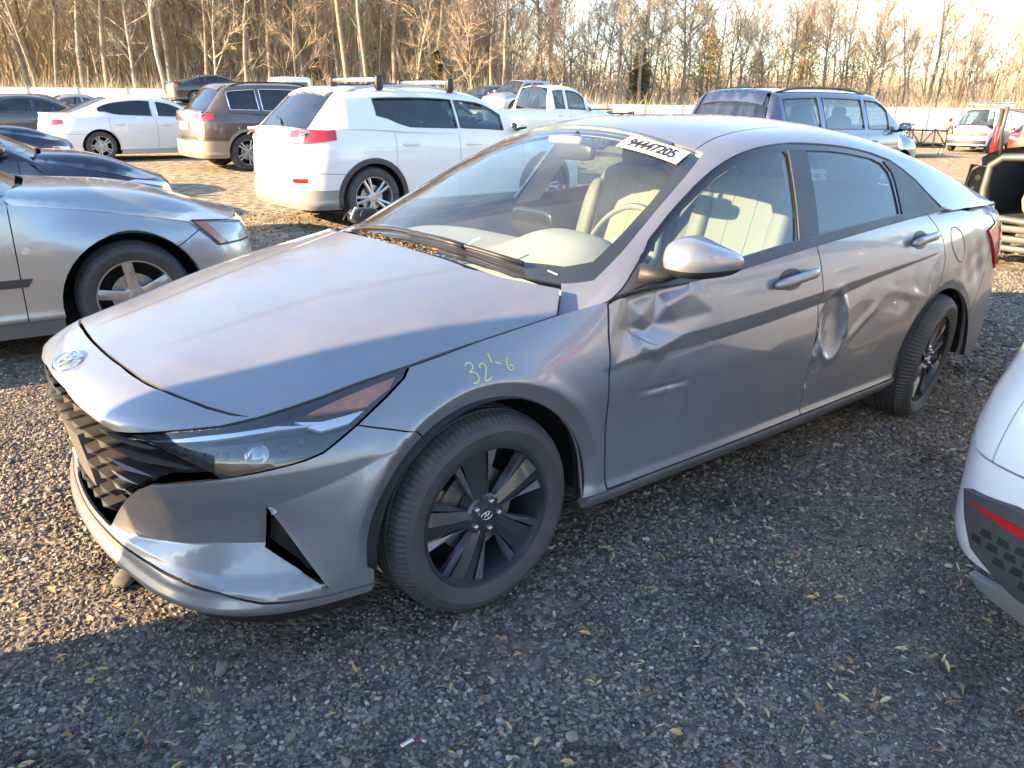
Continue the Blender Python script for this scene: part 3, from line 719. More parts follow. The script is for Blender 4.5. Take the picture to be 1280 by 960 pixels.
# headlights
def inv_uv(pts): return pts
for s in (1, -1):
    sh = lambda P: [(s*u, z) for u, z in P]
    hl = HL_TOP[:-1]+HOODGAP_S[:5]+HL_R[::-1][1:]+HL_BOT[::-1][1:]+HL_IN[::-1][1:-1]
    hh = panel('headlight', S, sh(hl), .02, M_('lamp_housing', (.045,.05,.06), .22, metal=.2, coat=.4), car, off=-.045, thick=-.043, gap=.003)
    panel('turn_signal', S, sh([(.99,.722),(1.10,.748),(1.262,.782),(1.235,.758),(1.16,.725)]), .02, MAT['amber'], hh, off=-.02, thick=.012)
    panel('reflector', S, sh([(.95,.708),(1.03,.705),(1.15,.718),(1.10,.695),(1.02,.685)]), .02, M_('lamp_reflector', (.75,.77,.80), .18, metal=.6), hh, off=-.018, thick=.015)
    panel('light_strip', S, sh([(.50,.648),(.70,.678),(.90,.700),(1.03,.698),(.90,.692),(.70,.668)]), .02, MAT['chrome'], hh, off=-.014, thick=.012)
    c = S(np.array([s*.845]), np.array([.648]))[0]; n = surf_normals(S, np.array([s*.845]), np.array([.648]), c[None], CEN)[0]
    pv, pf = lathe([(.0,.010),(.012,.009),(.022,.004),(.026,-.004),(.030,-.004),(.032,-.018)], 28)
    q = Vector((0, 1, 0)).rotation_difference(Vector(n)).to_matrix(); pv = pv@np.array(q).T+c-n*.034
    mesh('projector_lens', pv, pf, M_('projector', (.30,.33,.37), .08, metal=.5, coat=1), hh)
    for k_, (uu, zz) in enumerate(((.915,.662),(.965,.672),(.760,.640),(.690,.648))):
        c2 = S(np.array([s*uu]), np.array([zz]))[0]; n2 = surf_normals(S, np.array([s*uu]), np.array([zz]), c2[None], CEN)[0]; q2 = Vector((0, 1, 0)).rotation_difference(Vector(n2)).to_matrix()
        v2, f2 = lathe([(.0,.002),(.009,.001),(.013,-.004),(.014,-.012)], 6 if k_ < 2 else 4); mesh('led_module', v2@np.array(q2).T+c2-n2*.036, f2, MAT['trim'], hh)
    panel('bezel', S, sh([(.80,.612),(.90,.622),(.985,.640),(1.04,.672),(.99,.690),(.90,.683),(.80,.668)]), .03, MAT['gloss'], hh, off=-.041, thick=.004)
    for k_ in range(6): panel('lamp_rib', S, sh([(.60+.03*k_,.625+.0*k_),(.606+.03*k_,.625),(.622+.03*k_,.655),(.616+.03*k_,.655)]), .03, MAT['trim'], hh, off=-.038, thick=.006)
    panel('lens', S, sh(hl), .02, MAT['lens'], hh, thick=.004, gap=.003)
    # dark rim along the lens
# fenders, doors, quarters
A = ang(UF, ZF, (1.305,.61))
e1 = (1.884,.262); aE = ang(UF, ZF, e1)
fender = HL_R+[(1.303,.797)]+HOODGAP_S[5:]+[(1.955,.80),(1.950,.66),(1.953,.50),(1.967,.38),(1.979,.262)]+[e1]+arc(UF, ZF, F_R, aE, A, 30)+[(1.27,.648)]
DG1 = [(1.9735,.8966),(1.958,.80),(1.953,.66),(1.956,.50),(1.970,.38),(1.982,.268)]
DG2 = [(3.0884,.9666),(3.108,.90),(3.120,.75),(3.116,.58),(3.100,.4335),(3.083,.3139),(3.078,.27)]
DG3 = [(4.0013,1.0088),(4.066,.949),(4.125,.88),(4.150,.79),(4.115,.69)]
BELT = [(1.9735,.8966),(2.25,.918),(2.6411,.9428),(3.0884,.9666),(3.55,.988),(4.0013,1.0088)]
R_R = .362; RD = .388
rd0 = ang(UR, ZR, (4.06,.627)); arcRD = arc(UR, ZR, RD, rd0, math.pi-.02, 16)
fdoor = BELT[:4]+DG2[1:]+[(2.60,.267),(2.213,.2665)]+DG1[::-1][:-1]
rdoor = BELT[3:]+DG3[1:]+arcRD+[(3.83,.272),(3.68,.271)]+DG2[::-1][:-1]
q_arc = arc(UR, ZR, R_R, math.pi-.03, .05, 40)
quarter = [(4.0013,1.0088),(4.2,1.008),(4.4,.992),(4.6,.965),(4.74,.94),(4.78,.90),(4.655,.875),(4.70,.84),(4.74,.80),(4.72,.70),(4.66,.60)]+[(4.615,.42)]+[p for p in q_arc[::-1] if p[0] > 4.58][-1:]
aQ0 = ang(UR, ZR, (4.615,.42)) 
quarter = quarter[:-2]+[(UR+.40*math.cos(.55), ZR+.40*math.sin(.55))]+arc(UR, ZR, R_R, .55, math.pi-.02, 34)+arcRD[::-1]+DG3[::-1][:-1]
rbump = [(4.66,.60),(4.72,.70),(4.74,.80),(4.80,.70),(4.95,.62),(5.2,.60),(5.5,.60),(5.9031,.60),(5.9031,.20),(5.2,.19),(4.9,.19),(4.66,.20),(4.575,.23)]+arc(UR, ZR, R_R, -.12, .55, 8)+[(UR+.40*math.cos(.55), ZR+.40*math.sin(.55))]
sill = [(1.90,.258),(1.98,.2605),(2.213,.2635),(2.6,.264),(3.078,.2665),(3.68,.268),(3.83,.268),(3.855,.27),(3.86,.25),(3.80,.205),(3.3,.196),(2.6,.196),(1.95,.196),(1.89,.22)]
feat_d = [[p[:2] for p in U_LINE], [p[:2] for p in L_LINE], [p[:2] for p in T_LINE[:6]]]
dentf = []
dentr = []
def side_set(mirror):
    HS.extra = (lambda u, z, qx: h_extra(u, z, qx, not mirror))
    k = dict(mirror=mirror)
    f = panel('fender', S, fender, .015, PAINT, car, gap=.002, feats=[arc(UF, ZF, .425, .35, 2.6, 40), arc(UF, ZF, .440, .35, 2.6, 40)], **k)
    fd = panel('front_door', S, fdoor, .009 if not mirror else .03, PAINT, car, gap=.003, feats=feat_d+([] if mirror else dentf), **k)
    rd = panel('rear_door', S, rdoor, .010 if not mirror else .03, PAINT, car, gap=.003, feats=feat_d+([] if mirror else dentr), **k)
    q = panel('quarter_panel', S, quarter, .016 if not mirror else .04, PAINT, car, gap=.0025, **k)
    rb = panel('rear_bumper', S, rbump, .018 if not mirror else .05, PAINT, car, gap=.0025, **k)
    si = panel('sill', S, sill, .03, PAINT, car, thick=.03, **k)
    return fd, rd, q, f
FD, RD_, QP, FE = side_set(False)
FD2, RD2, QP2, FE2 = side_set(True)
HS.extra = lambda u, z, qx: h_extra(u, z, qx, True)
# dark shell behind the shut lines, wheel housings, underbody
def strip(poly, mirror, off=-.035, mat='void', nm='inner_shell'): return panel(nm, lambda u, z: HS.skirt(u, z), poly, .08, MAT[mat], car, off=off, thick=0, mirror=mirror)
HS.extra = None
inner = [(1.89,.86),(1.96,.885),(3.09,.955),(4.0,1.0),(4.6,.955),(4.74,.93),(4.74,.62),(4.60,.45),(4.60,.24)]+arc(UR, ZR, .37, -.1, math.pi+.1, 16)+[(3.84,.2),(1.9,.2)]+arc(UF, ZF, .38, -.15, A, 12)+[(1.27,.64),(1.31,.79)]
for mrr in (False, True):
    strip(inner, mrr, -.055)
HS.extra = lambda u, z, qx: h_extra(u, z, qx, True)
for cu, cz, r in ((0, ZF, F_R), (-2.72, ZR, R_R)):
    for s in (1, -1):
        v, f = lathe([(r+.004,.885),(r+.03,.80),(r+.03,.55),(.05,.50)], 40, 'y', -.06, math.pi+.10)
        v = v*[1, s, 1]+[cu, 0, cz]; mesh('wheel_well', v, f if s > 0 else [q[::-1] for q in f], MAT['black'], car)
v, f = box_vf((-1.55,0,.25), (3.7,1.15,.12)); mesh('underbody', v, f, MAT['void'], car, smooth=False)
# cabin: side frame, surrounds, glass, roof
TP = HS.top; TS = (1, .5)
FRIT_O = [(-.499,1.006),(-.64,1.0),(-.791,1.010),(-.92,1.025),(-1.036,1.044),(-1.12,1.070),(-1.193,1.105)]
DITCH = [(-1.189,1.1565),(-1.319,1.173),(-1.464,1.1765),(-1.6765,1.1914),(-2.03,1.190),(-2.3,1.18),(-2.6,1.17),(-2.9,1.16),(-3.2,1.15),(-3.36,1.14)]
FRAME = [(-.483,.205),(-.60,.62),(-.68,.80),(-.7478,.8964),(-.8818,.9251),(-1.0326,.945),(-1.1761,.953),(-1.3155,.955),(-1.4554,.951),(-1.6488,.940),(-1.8229,.911),(-2.0348,.870),(-2.2152,.830),(-2.3437,.775),(-2.42,.665),(-2.4825,.5192),(-2.5363,.3001),(-2.5756,.1575),(-2.6139,.0165)]
HEAD = [(-1.193,1.105),(-1.175,1.22),(-1.159,1.3525),(-1.153,1.6),(-1.152,2.0)]
frame_side = [(-.327,1.0058),(-.4127,1.1268)]+FRIT_O+DITCH+[(-3.40,.6),(-3.37,-.10),(-3.0,-.07),(-2.70,-.05)]+FRAME[::-1]+[(-.4613,.16)]
G1 = [(-.60,.50),(-.665,.676),(-.8174,.8312),(-.9462,.8532),(-1.1568,.8783),(-1.3277,.8835),(-1.4693,.879),(-1.59,.866),(-1.5956,.8125),(-1.501,.2805),(-1.4543,.075),(-1.1402,.0848),(-.927,.115),(-.68,.19)]
G2_ = [(-1.735,.854),(-1.90,.832),(-2.0281,.8068),(-2.20,.765),(-2.2631,.71),(-2.285,.60),(-2.2782,.4869),(-2.2231,.065),(-1.6174,.0819)]
def z2(P): return P
for mrr in (False, True):
    k = dict(mirror=mrr, sc=TS)
    panel('side_frame', TP, frame_side, .02, PAINT, car, gap=.001, **k)
    fo = [(-.4613,.08),(-.483,.20)]+FRAME[1:]+[(-2.60,-.03),(-2.0,-.03),(-1.5,-.03),(-1.0,-.05),(-.6,-.06)]
    ws = panel('window_surround', TP, fo, .025, MAT['gloss'], car, gap=.001, off=-.006, holes=[G1, G2_], **k)
    panel('pillar_cover', TP, [(-1.61,.868),(-1.728,.856),(-1.605,.075),(-1.475,.075)], .04, MAT['trim'], ws, off=.0, thick=.008, **k)
    panel('quarter_cover', TP, [(-2.285,.745),(-2.345,.755),(-2.41,.64),(-2.47,.50),(-2.525,.28),(-2.56,.13),(-2.585,.04),(-2.24,.045),(-2.30,.48),(-2.31,.6)], .03, MAT['trim'], ws, off=-.001, thick=.008, **k)
    panel('belt_molding', TP, [(-.47,.03),(-.60,.055),(-1.14,.073),(-1.57,.062),(-2.22,.052),(-2.62,.03),(-2.62,-.02),(-2.2,-.02),(-1.57,-.025),(-1.14,-.03),(-.6,-.03)], .03, MAT['trim'], ws, off=.004, thick=.012, **k)
    d1 = FD if not mrr else FD2; d2 = RD_ if not mrr else RD2
    panel('front_side_window', TP, G1, .06, MAT['glass'], d1, off=-.012, thick=.004, **k)
    panel('rear_side_window', TP, G2_, .06, MAT['glass'], d2, off=-.012, thick=.004, **k)
    panel('mirror_sail', TP, [(-.485,.22),(-.60,.60),(-.665,.70),(-.70,.45),(-.70,.17),(-.55,.12)], .04, MAT['trim'], ws, off=-.003, thick=.008, **k)
def sy(P): return P+[(x, 4-t) for x, t in P[::-1] if abs(t-2) > 1e-6]
roof_h = [(x, t+.0) for x, t in HEAD[::-1]]   # centre to corner
roofp = [(-1.158,2.0),(-1.159,1.6),(-1.165,1.3525),(-1.181,1.22),(-1.195,1.16)]+[(x, t+.006) for x, t in DITCH[1:6]]+[(-2.42,1.175),(-2.40,1.6),(-2.395,2.0)]
roof = panel('roof', TP, roofp+[(x, 4-t) for x, t in roofp[1:-1]][::-1], .035, PAINT, car, sc=TS, gap=.001, cen=(-1.7,0,.9))
base = [(-.250,2.0),(-.2657,1.64),(-.327,1.3079),(-.4127,1.1268),(-.497,1.010)]
wsp = base+FRIT_O[1:]+HEAD[1:-1][:]+[(-1.152,2.0)]
wsp_full = wsp+[(x, 4-t) for x, t in wsp[1:-1]][::-1]
wind = panel('windshield', TP, wsp_full, .045, MAT['wind'], car, sc=TS, off=-.004, thick=.005, cen=(-1,0,.6))
hole = [(-.318,2.0),(-.345,1.548),(-.388,1.343),(-.47,1.18),(-.553,1.10),(-.71,1.088),(-.859,1.09),(-1.0,1.112),(-1.075,1.15),(-1.10,1.26),(-1.105,1.55),(-1.105,2.0)]
panel('windshield_border', TP, wsp_full, .04, MAT['gloss'], wind, sc=TS, off=-.011, thick=0, cen=(-1,0,.6), holes=[hole+[(x, 4-t) for x, t in hole[1:-1]][::-1]])
hd = [(-1.150,1.3),(-1.148,1.4),(-1.145,1.6),(-1.144,2.0)]; hd2 = [(-1.163,2.0),(-1.164,1.6),(-1.168,1.4),(-1.170,1.3)]
hs_ = hd+[(x, 4-t) for x, t in hd[:-1]][::-1]+[(x, 4-t) for x, t in hd2[1:]][::-1]+hd2
panel('windshield_header_trim', TP, hs_, .02, MAT['steel'], wind, sc=TS, off=.002, thick=.006, cen=(-1,0,.6))
rg = [(-2.41,2.0),(-2.415,1.6),(-2.435,1.20),(-2.7,1.19),(-3.0,1.18),(-3.25,1.17),(-3.34,1.3),(-3.36,1.6),(-3.365,2.0)]
rgl = panel('rear_window', TP, rg+[(x, 4-t) for x, t in rg[1:-1]][::-1], .05, MAT['tint'], car, sc=TS, off=-.004, thick=.004, cen=(-2.6,0,.6))
# boot lid, tail lamps
DZ = cub([-3.2,-3.36,-3.5,-3.62,-3.74],[1.06,1.035,1.012,.995,.985])
def deck(x, y):
    x = np.asarray(x, float); y = np.asarray(y, float); return np.stack([x, y, DZ(x)-.055*np.abs(y/.75)**2.4], 1)
dk = [(-3.34,0),(-3.34,.45),(-3.33,.70),(-3.45,.735),(-3.57,.70),(-3.66,.55),(-3.72,.3),(-3.735,0)]
bl = panel('boot_lid', deck, dk+[(x, -y) for x, y in dk[1:-1]][::-1], .04, PAINT, car, thick=.02, cen=(-3.5,0,.5))
bf = [(4.80,.90),(5.0,.935),(5.3,.95),(5.9031,.955),(5.9031,.60),(5.2,.60),(5.0,.635)]
for mrr in (False, True):
    HS.extra = None
    panel('boot_face', S, bf, .05, PAINT, bl, mirror=mrr)
    DS_T = [(4.40,.990),(4.6,.963),(4.74,.940),(4.80,.905),(5.0,.935),(5.3,.95),(5.9031,.955)]
    def dsh(u, t):
        zt = np.interp(u, [p[0] for p in DS_T], [p[1] for p in DS_T]); A_ = S(u, zt)
        B_ = deck(np.minimum(A_[:, 0]*.98-.03, -3.30), A_[:, 1]*.86); return A_*(1-t)[:, None]+B_*t[:, None]+np.array([0, 0, 1])*(.012*np.sin(t*np.pi))[:, None]
    panel('deck_shoulder', dsh, [(4.45,0),(4.6,0),(4.74,0),(4.8,0),(5.0,0),(5.3,0),(5.9,0),(5.9,1),(5.3,1),(5.0,1),(4.6,1),(4.45,1)], .03, PAINT, bl, mirror=mrr, sc=(1,.14), thick=0, cen=(-3.4,0,.4))
    panel('tail_lamp', S, [(4.655,.874),(4.79,.90),(4.90,.90),(5.02,.86),(5.03,.66),(4.99,.635),(4.86,.66),(4.745,.795),(4.70,.84)], .03, MAT['red'], car, off=.006, thick=.03, mirror=mrr)
HS.extra = lambda u, z, qx: h_extra(u, z, qx, True)
# ---------- wheels, badge, mirrors, handles, interior, marks on the grey sedan ----------
for s in (1, -1):
    w1 = wheel(car, (0, s*(.885-.1075), .317), s, emblem=True, spin=.25)
    V, F = join([box_vf((.13,-.005,.0),(.07,.05,.17))]); bmo = mesh('brake_caliper', V, F, MAT['rust'], w1, smooth=False)
    w2 = wheel(car, (-2.72, s*(.882-.1075), .292 if s > 0 else .317), s, emblem=True, spin=-.45, toe=R(9) if s > 0 else 0, camber=R(-6) if s > 0 else 0, flat=.027 if s > 0 else 0,
               mats=('gloss', 'alloy') if s > 0 else ('rim', 'rim_face'))
u0, z0 = 0., .700
X = S(np.array([0.]), np.array([.738])); N_ = surf_normals(S, np.array([0.]), np.array([.738]), X, CEN)[0]
badge('front_badge', nose, Vector(X[0]+N_*.008), Vector(N_), .125)
def superell(cx, sx, n=20, m=28, e1=.7, e2=.7):
    """rounded box surface"""
    V = []; F = []
    f = lambda c, e: np.sign(c)*np.abs(c)**e
    for i in range(n+1):
        a = -math.pi/2+math.pi*i/n
        for j in range(m):
            b = 2*math.pi*j/m
            V.append((f(math.cos(a), e1)*f(math.cos(b), e2), f(math.cos(a), e1)*f(math.sin(b), e2), f(math.sin(a), e1)))
    for i in range(n):
        for j in range(m): F.append([i*m+j, i*m+(j+1) % m, (i+1)*m+(j+1) % m, (i+1)*m+j])
    return np.array(V)*np.asarray(sx)+np.asarray(cx), F
def side_mirror(parent, s, c=(-.735,.985,1.012), sz=(.125,.088,.066), pm=PAINT, base=(-.60,.86,.955)):
    V, F = superell((0,0,0), (1,1,1), 28, 44, .62, .55)
    x, y, z = V.T
    # flat belly, domed cap that falls away to a pointed outer rear corner, blunt rear with the glass
    sdir = np.clip((y-x)*.5, -1, 1)
    zt = np.where(z > 0, z*(1.05-.62*np.clip(sdir+.15, 0, 1)**1.2-.25*np.clip(-sdir-.3, 0, 1)), z*(.78+.16*np.clip(-sdir, 0, 1)))
    x2 = np.where(x < -.8, -.8+(x+.8)*.3, x)*(1-.10*np.clip(z, 0, 1))-.22*np.clip(y, 0, 1)**2; y2 = y*(1-.20*np.clip(x, 0, 1)**2)*(1-.12*np.clip(-z, 0, 1))
    z2 = zt-.12*sdir
    V = np.stack([x2*sz[0]+c[0], y2*sz[1]+c[1], z2*sz[2]+c[2]], 1)*[1, s, 1]
    if s < 0: F = [f[::-1] for f in F]
    zc = np.array([np.mean([z[i] for i in f]) for f in F]); xc = np.array([np.mean([x[i] for i in f]) for f in F])
    root = bpy.data.objects.new('side_mirror', None); link(root, parent)
    for nm, sel, mt in (('mirror_cap', (zc > -.38) & (xc > -.95), pm), ('mirror_base', (zc <= -.38) & (xc > -.95), MAT['black']), ('mirror_glass', xc <= -.95, MAT['chrome'])):
        idx = [i for i in range(len(F)) if sel[i]]
        if not idx: continue
        used = sorted({q for i in idx for q in F[i]}); mp = {q: k for k, q in enumerate(used)}
        mesh(nm, V[used], [[mp[q] for q in F[i]] for i in idx], mt, root)
    P = [(base[0], base[1]*s, base[2]), (base[0]-.04, (base[1]+.05)*s, base[2]-.01), (c[0]+.02, (c[1]-.03)*s, c[2]-.035)]
    v, f = tube(P, [.042,.034,.03], 12); v = (v-np.array(c)*[1, s, 1])*[1, 1, .75]+np.array(c)*[1, s, 1]; mesh('mirror_arm', v, f, MAT['black'], root)
    return root
side_mirror(car, 1)
# the far mirror is broken off: only its foot and torn wires are left
V, F = superell((-.56,-.845,.955), (.075,.035,.035), 12, 20, .6, .6); stub = mesh('broken_mirror_foot', V, F, MAT['black'], car)
for k_, P in enumerate(([(-.55,-.865,.965),(-.50,-.80,1.0),(-.44,-.72,.985),(-.40,-.66,.975)], [(-.55,-.865,.96),(-.52,-.78,.985),(-.47,-.70,.985),(-.43,-.62,.99)], [(-.56,-.87,.955),(-.48,-.85,.965),(-.42,-.77,.955)])):
    v, f = tube(smooth_poly(P, False, 5), .004, 6); mesh('torn_wire', v, f, MAT['black'] if k_ else MAT['plate'], stub)
def handle(parent, fun, u0, u1, z0, z1, mirror, pm, out=.030):
    """pull handle standing off the door over a scooped cup"""
    us = np.linspace(u0, u1, 12); zs = np.linspace(z0, z1, 12); X = fun(us, zs); N = surf_normals(fun, us, zs, X, CEN)
    t = np.linspace(0, 1, 12); h = out*np.clip(np.minimum(t, 1-t)*9, .35, 1); P = X+N*h[:, None]
    v, f = tube(P, .0165*np.clip(np.minimum(t, 1-t)*10+.55, 0, 1), 12)
    ax = P[-1]-P[0]
    c = P.mean(0); v = c+(v-c)*[1, .75, 1.25]
    if mirror: v = v*[1, -1, 1]; f = [q[::-1] for q in f]
    o = mesh('door_handle', v, f, pm, parent)
    um, zm = (u0+u1)/2, (z0+z1)/2; L = (u1-u0)
    cup = [(um-L*.06+L*.27*math.cos(a), zm+.040*math.sin(a)) for a in np.linspace(0, 2*math.pi, 20)[:-1]]
    panel('handle_cup', fun, cup, .012, MAT['trim'], parent, off=.0022, thick=0, mirror=mirror)
    return o
HS.extra = lambda u, z, qx: h_extra(u, z, qx, False)
for mrr, a, b in ((False, FD, RD_), (True, FD2, RD2)):
    handle(a, S, 2.786, 3.06, .842, .858, mrr, PAINT); handle(b, S, 3.80, 4.03, .895, .908, mrr, PAINT)
HS.extra = lambda u, z, qx: h_extra(u, z, qx, True)
# fuel flap outline
fl = smooth_poly([(4.2072,.9171),(4.2592,.9253),(4.325,.889),(4.3712,.8131),(4.3561,.7612),(4.3019,.7673),(4.222,.8382)])
def groove(fun, pts, wdt, mat, parent, name='shut_line', off=.0012, mirror=False, step=.01):
    """thin flat ribbon laid on a surface"""
    P = resample(np.asarray(pts, float), step, False); X = fun(P[:, 0], P[:, 1]); N = surf_normals(fun, P[:, 0], P[:, 1], X, CEN)
    t = np.gradient(X, axis=0); b = np.cross(N, t); b /= np.maximum(np.linalg.norm(b, axis=1), 1e-9)[:, None]
    w_ = np.broadcast_to(np.asarray(wdt, float), (len(P),))[:, None] if np.ndim(wdt) == 0 else np.interp(np.linspace(0, 1, len(P)), np.linspace(0, 1, len(wdt)), wdt)[:, None]
    V = np.concatenate([X+N*off+b*w_/2, X+N*off-b*w_/2]); n = len(P); F = [[i, i+n, i+n+1, i+1] for i in range(n-1)]
    if mirror: V = V*[1, -1, 1]
    return mesh(name, V, F, mat, parent)
groove(S, np.vstack([fl, fl[:1]]), .004, MAT['void'], QP, 'fuel_flap_line')
# chalk mark on the fender
ch = M_('lot_chalk', (.52,.55,.20), .9)
def b_(P): return [( .0+x, y) for x, y in P]
CH = [[(1.455,.781),(1.462,.788),(1.474,.785),(1.474,.774),(1.460,.766),(1.474,.764),(1.480,.750),(1.470,.741),(1.457,.741)],
      [(1.494,.772),(1.500,.782),(1.512,.778),(1.510,.765),(1.495,.744),(1.505,.742),(1.520,.748)],
      [(1.532,.803),(1.535,.780)], [(1.545,.780),(1.562,.774)], [(1.585,.787),(1.578,.770),(1.580,.757),(1.592,.755),(1.597,.764),(1.586,.768)]]
for k, st in enumerate(CH): groove(S, smooth_poly(st, False, 5), .0045, ch, FE, 'chalk_stroke', .0014, step=.004)
# scraped-bare lines on the doors
for pts, wd, pr in (([(2.08,.775),(2.13,.745),(2.17,.73)], [.002,.005,.002], FD),
                    ([(3.118,.52),(3.110,.47),(3.105,.43)], [.002,.012,.006], RD_), ([(3.335,.60),(3.325,.54),(3.305,.49)], [.003,.012,.003], RD_), ([(3.185,.47),(3.15,.44),(3.12,.445)], [.004,.014,.004], RD_),
                    ([(2.06,.80),(2.075,.775)], [.002,.008,.002], FD)):
    groove(S, smooth_poly(pts, False, 5), wd, MAT['scratch'], pr, 'scratch', .0012, step=.006)
_sr = np.random.default_rng(11)
for cu, cz, su, sz, pr, n_ in ((2.22,.575,.12,.03,FD,9), (2.12,.76,.08,.05,FD,7), (3.20,.50,.08,.10,RD_,10), (3.12,.43,.03,.04,RD_,6), (3.75,.66,.15,.05,RD_,5)):
    for i in range(n_):
        a, b = cu+_sr.normal(0, su*.5), cz+_sr.normal(0, sz*.5); L_ = _sr.uniform(.015, .06); th = _sr.normal(.1, .35)
        groove(S, [(a, b), (a+L_*.5*math.cos(th), b+L_*.5*math.sin(th)+_sr.normal(0, .002)), (a+L_*math.cos(th), b+L_*math.sin(th))], [.0006,.0018,.0006], MAT['scratch'], pr, 'scratch', .0011, step=.008)
# the torn gap in the rear door edge
groove(S, smooth_poly([(3.168,.70),(3.152,.65),(3.135,.58),(3.122,.52)], False, 5), [.002,.014,.012,.002], MAT['void'], RD_, 'tear', .0045, step=.006)
# light catching on the sill edge
# ---------- sticker ----------
def tp_pt(x, t, off):
    X = TP(np.array([x]), np.array([t])); n = surf_normals(TP, np.array([x]), np.array([t]), X, (-1,0,.6))[0]; return X[0]+n*off
stk = panel('lot_sticker', TP, [(-1.02,1.545),(-1.118,1.560),(-1.163,1.16),(-1.065,1.150)], .015, MAT['label'], wind, sc=TS, off=.0008, thick=0, cen=(-1,0,.6))
def text_mesh(s, size=1.0):
    c = bpy.data.curves.new('text', 'FONT'); c.body = s; c.size = size; c.offset = .022; o = bpy.data.objects.new('text', c); COL.objects.link(o)
    dg = bpy.context.evaluated_depsgraph_get(); m = bpy.data.meshes.new_from_object(o.evaluated_get(dg))
    V = np.array([tuple(v.co) for v in m.vertices]); F = [list(p.vertices) for p in m.polygons]
    bpy.data.objects.remove(o); bpy.data.meshes.remove(m); return V, F
V, F = text_mesh('94447205'); lo, hi = V.min(0), V.max(0); a = (V[:, 0]-lo[0])/(hi[0]-lo[0]); b = (V[:, 1]-lo[1])/(hi[1]-lo[1])
a = .11+.76*a; b = .17+.64*b
cs = [np.array(p) for p in ((-1.022,1.545),(-1.118,1.560),(-1.163,1.16),(-1.067,1.150))]   # bottom-left, top-left, top-right, bottom-right
dom = ((1-a)*(1-b))[:, None]*cs[0]+((1-a)*b)[:, None]*cs[1]+(a*b)[:, None]*cs[2]+(a*(1-b))[:, None]*cs[3]
X = TP(dom[:, 0], dom[:, 1]); N = surf_normals(TP, dom[:, 0], dom[:, 1], X, (-1,0,.6)); mesh('sticker_number', X+N*.0035, F, MAT['ink'], wind, smooth=False)
V, F = text_mesh('x'); V = V-V.min(0); V /= V.max(); a = .885+.035*V[:, 0]; b = .20+.18*V[:, 1]
dom = ((1-a)*(1-b))[:, None]*cs[0]+((1-a)*b)[:, None]*cs[1]+(a*b)[:, None]*cs[2]+(a*(1-b))[:, None]*cs[3]
X = TP(dom[:, 0], dom[:, 1]); N = surf_normals(TP, dom[:, 0], dom[:, 1], X, (-1,0,.6)); mesh('sticker_mark', X+N*.0035, F, MAT['ink'], wind, smooth=False)
# ---------- cowl, wipers with leaf litter ----------
def cowl_f(x, y):
    x = np.asarray(x, float); y = np.asarray(y, float); return np.stack([x, y, .935-.10*(y/.8)**2+0*x], 1)
cw = [(-.16,0),(-.16,.4),(-.24,.62),(-.34,.76),(-.50,.74),(-.42,.6),(-.36,.3),(-.34,0)]
panel('cowl', cowl_f, cw+[(x, -y) for x, y in cw[1:-1]][::-1], .06, MAT['black'], car, thick=.01, cen=(-.3,0,.3))
def wiper(P, nm):
    X = np.array([tp_pt(x, t, .018) for x, t in P]); v, f = tube(X, .008, 6)
    Y = np.array([tp_pt(x, t, .006) for x, t in P]); v2, f2 = tube(Y, .004, 6)
    V, F = join([(v, f), (v2, f2)]); return mesh(nm, V, F, MAT['black'], car)
wiper([(-.255,2.42),(-.270,2.30),(-.278,2.1),(-.285,1.9),(-.295,1.70),(-.305,1.60)], 'wiper'); wiper([(-.275,1.95),(-.30,1.7),(-.335,1.45),(-.37,1.3)], 'wiper')
lf = [M_('dry_leaf_a', (.14,.085,.045), .85, var=.3), M_('dry_leaf_b', (.24,.165,.09), .85, var=.3)]
def leaf_blob(n, fn, size, mats, name, parent=None, seed=1):
    """curled dry leaves: bent lens-shaped blades"""
    r = np.random.default_rng(seed); V, F, fm = [], [], []
    for i in range(n):
        c = np.array(fn(r)); L = size*r.uniform(.6, 1.4); w = L*r.uniform(.16, .34); a = r.uniform(0, 6.28); tl = r.uniform(-.45, .45); cu = r.uniform(.05, .3)*L
        d = np.array([math.cos(a)*math.cos(tl), math.sin(a)*math.cos(tl), math.sin(tl)]); s = np.cross(d, (0,0,1)); s /= np.linalg.norm(s); s = s*math.cos(tl)+np.array([0,0,1])*r.uniform(-.6,.6); u = np.cross(s, d); k = len(V)
        for q, ww in ((-.5, 0), (-.2, 1), (.2, .9), (.5, 0)):
            b0 = c+d*L*q+u*cu*(1-4*q*q)*.6
            if ww == 0: V.append(b0)
            else: V += [b0+s*w*ww*.5+u*.12*w, b0-u*.1*w, b0-s*w*ww*.5+u*.12*w]
        F += [[k,k+1,k+2],[k,k+2,k+3],[k+1,k+4,k+5,k+2],[k+2,k+5,k+6,k+3],[k+4,k+7,k+5],[k+5,k+7,k+6]]; fm += [int(r.integers(len(mats)))]*6
    return mesh(name, np.array(V), F, mats, parent, smooth=False, fm=fm)
def cowl_pt(r):
    y = r.uniform(-.34,.22); x = -.240-.028*r.random()-.02*(y/.4)**2; return (x, y, .966+.016*r.random()-.04*abs(y)**2)
tag(leaf_blob(300, cowl_pt, .028, lf, 'leaf_litter'), 'dry brown leaves caught under the wiper of the grey sedan', 'leaves', kind='stuff')
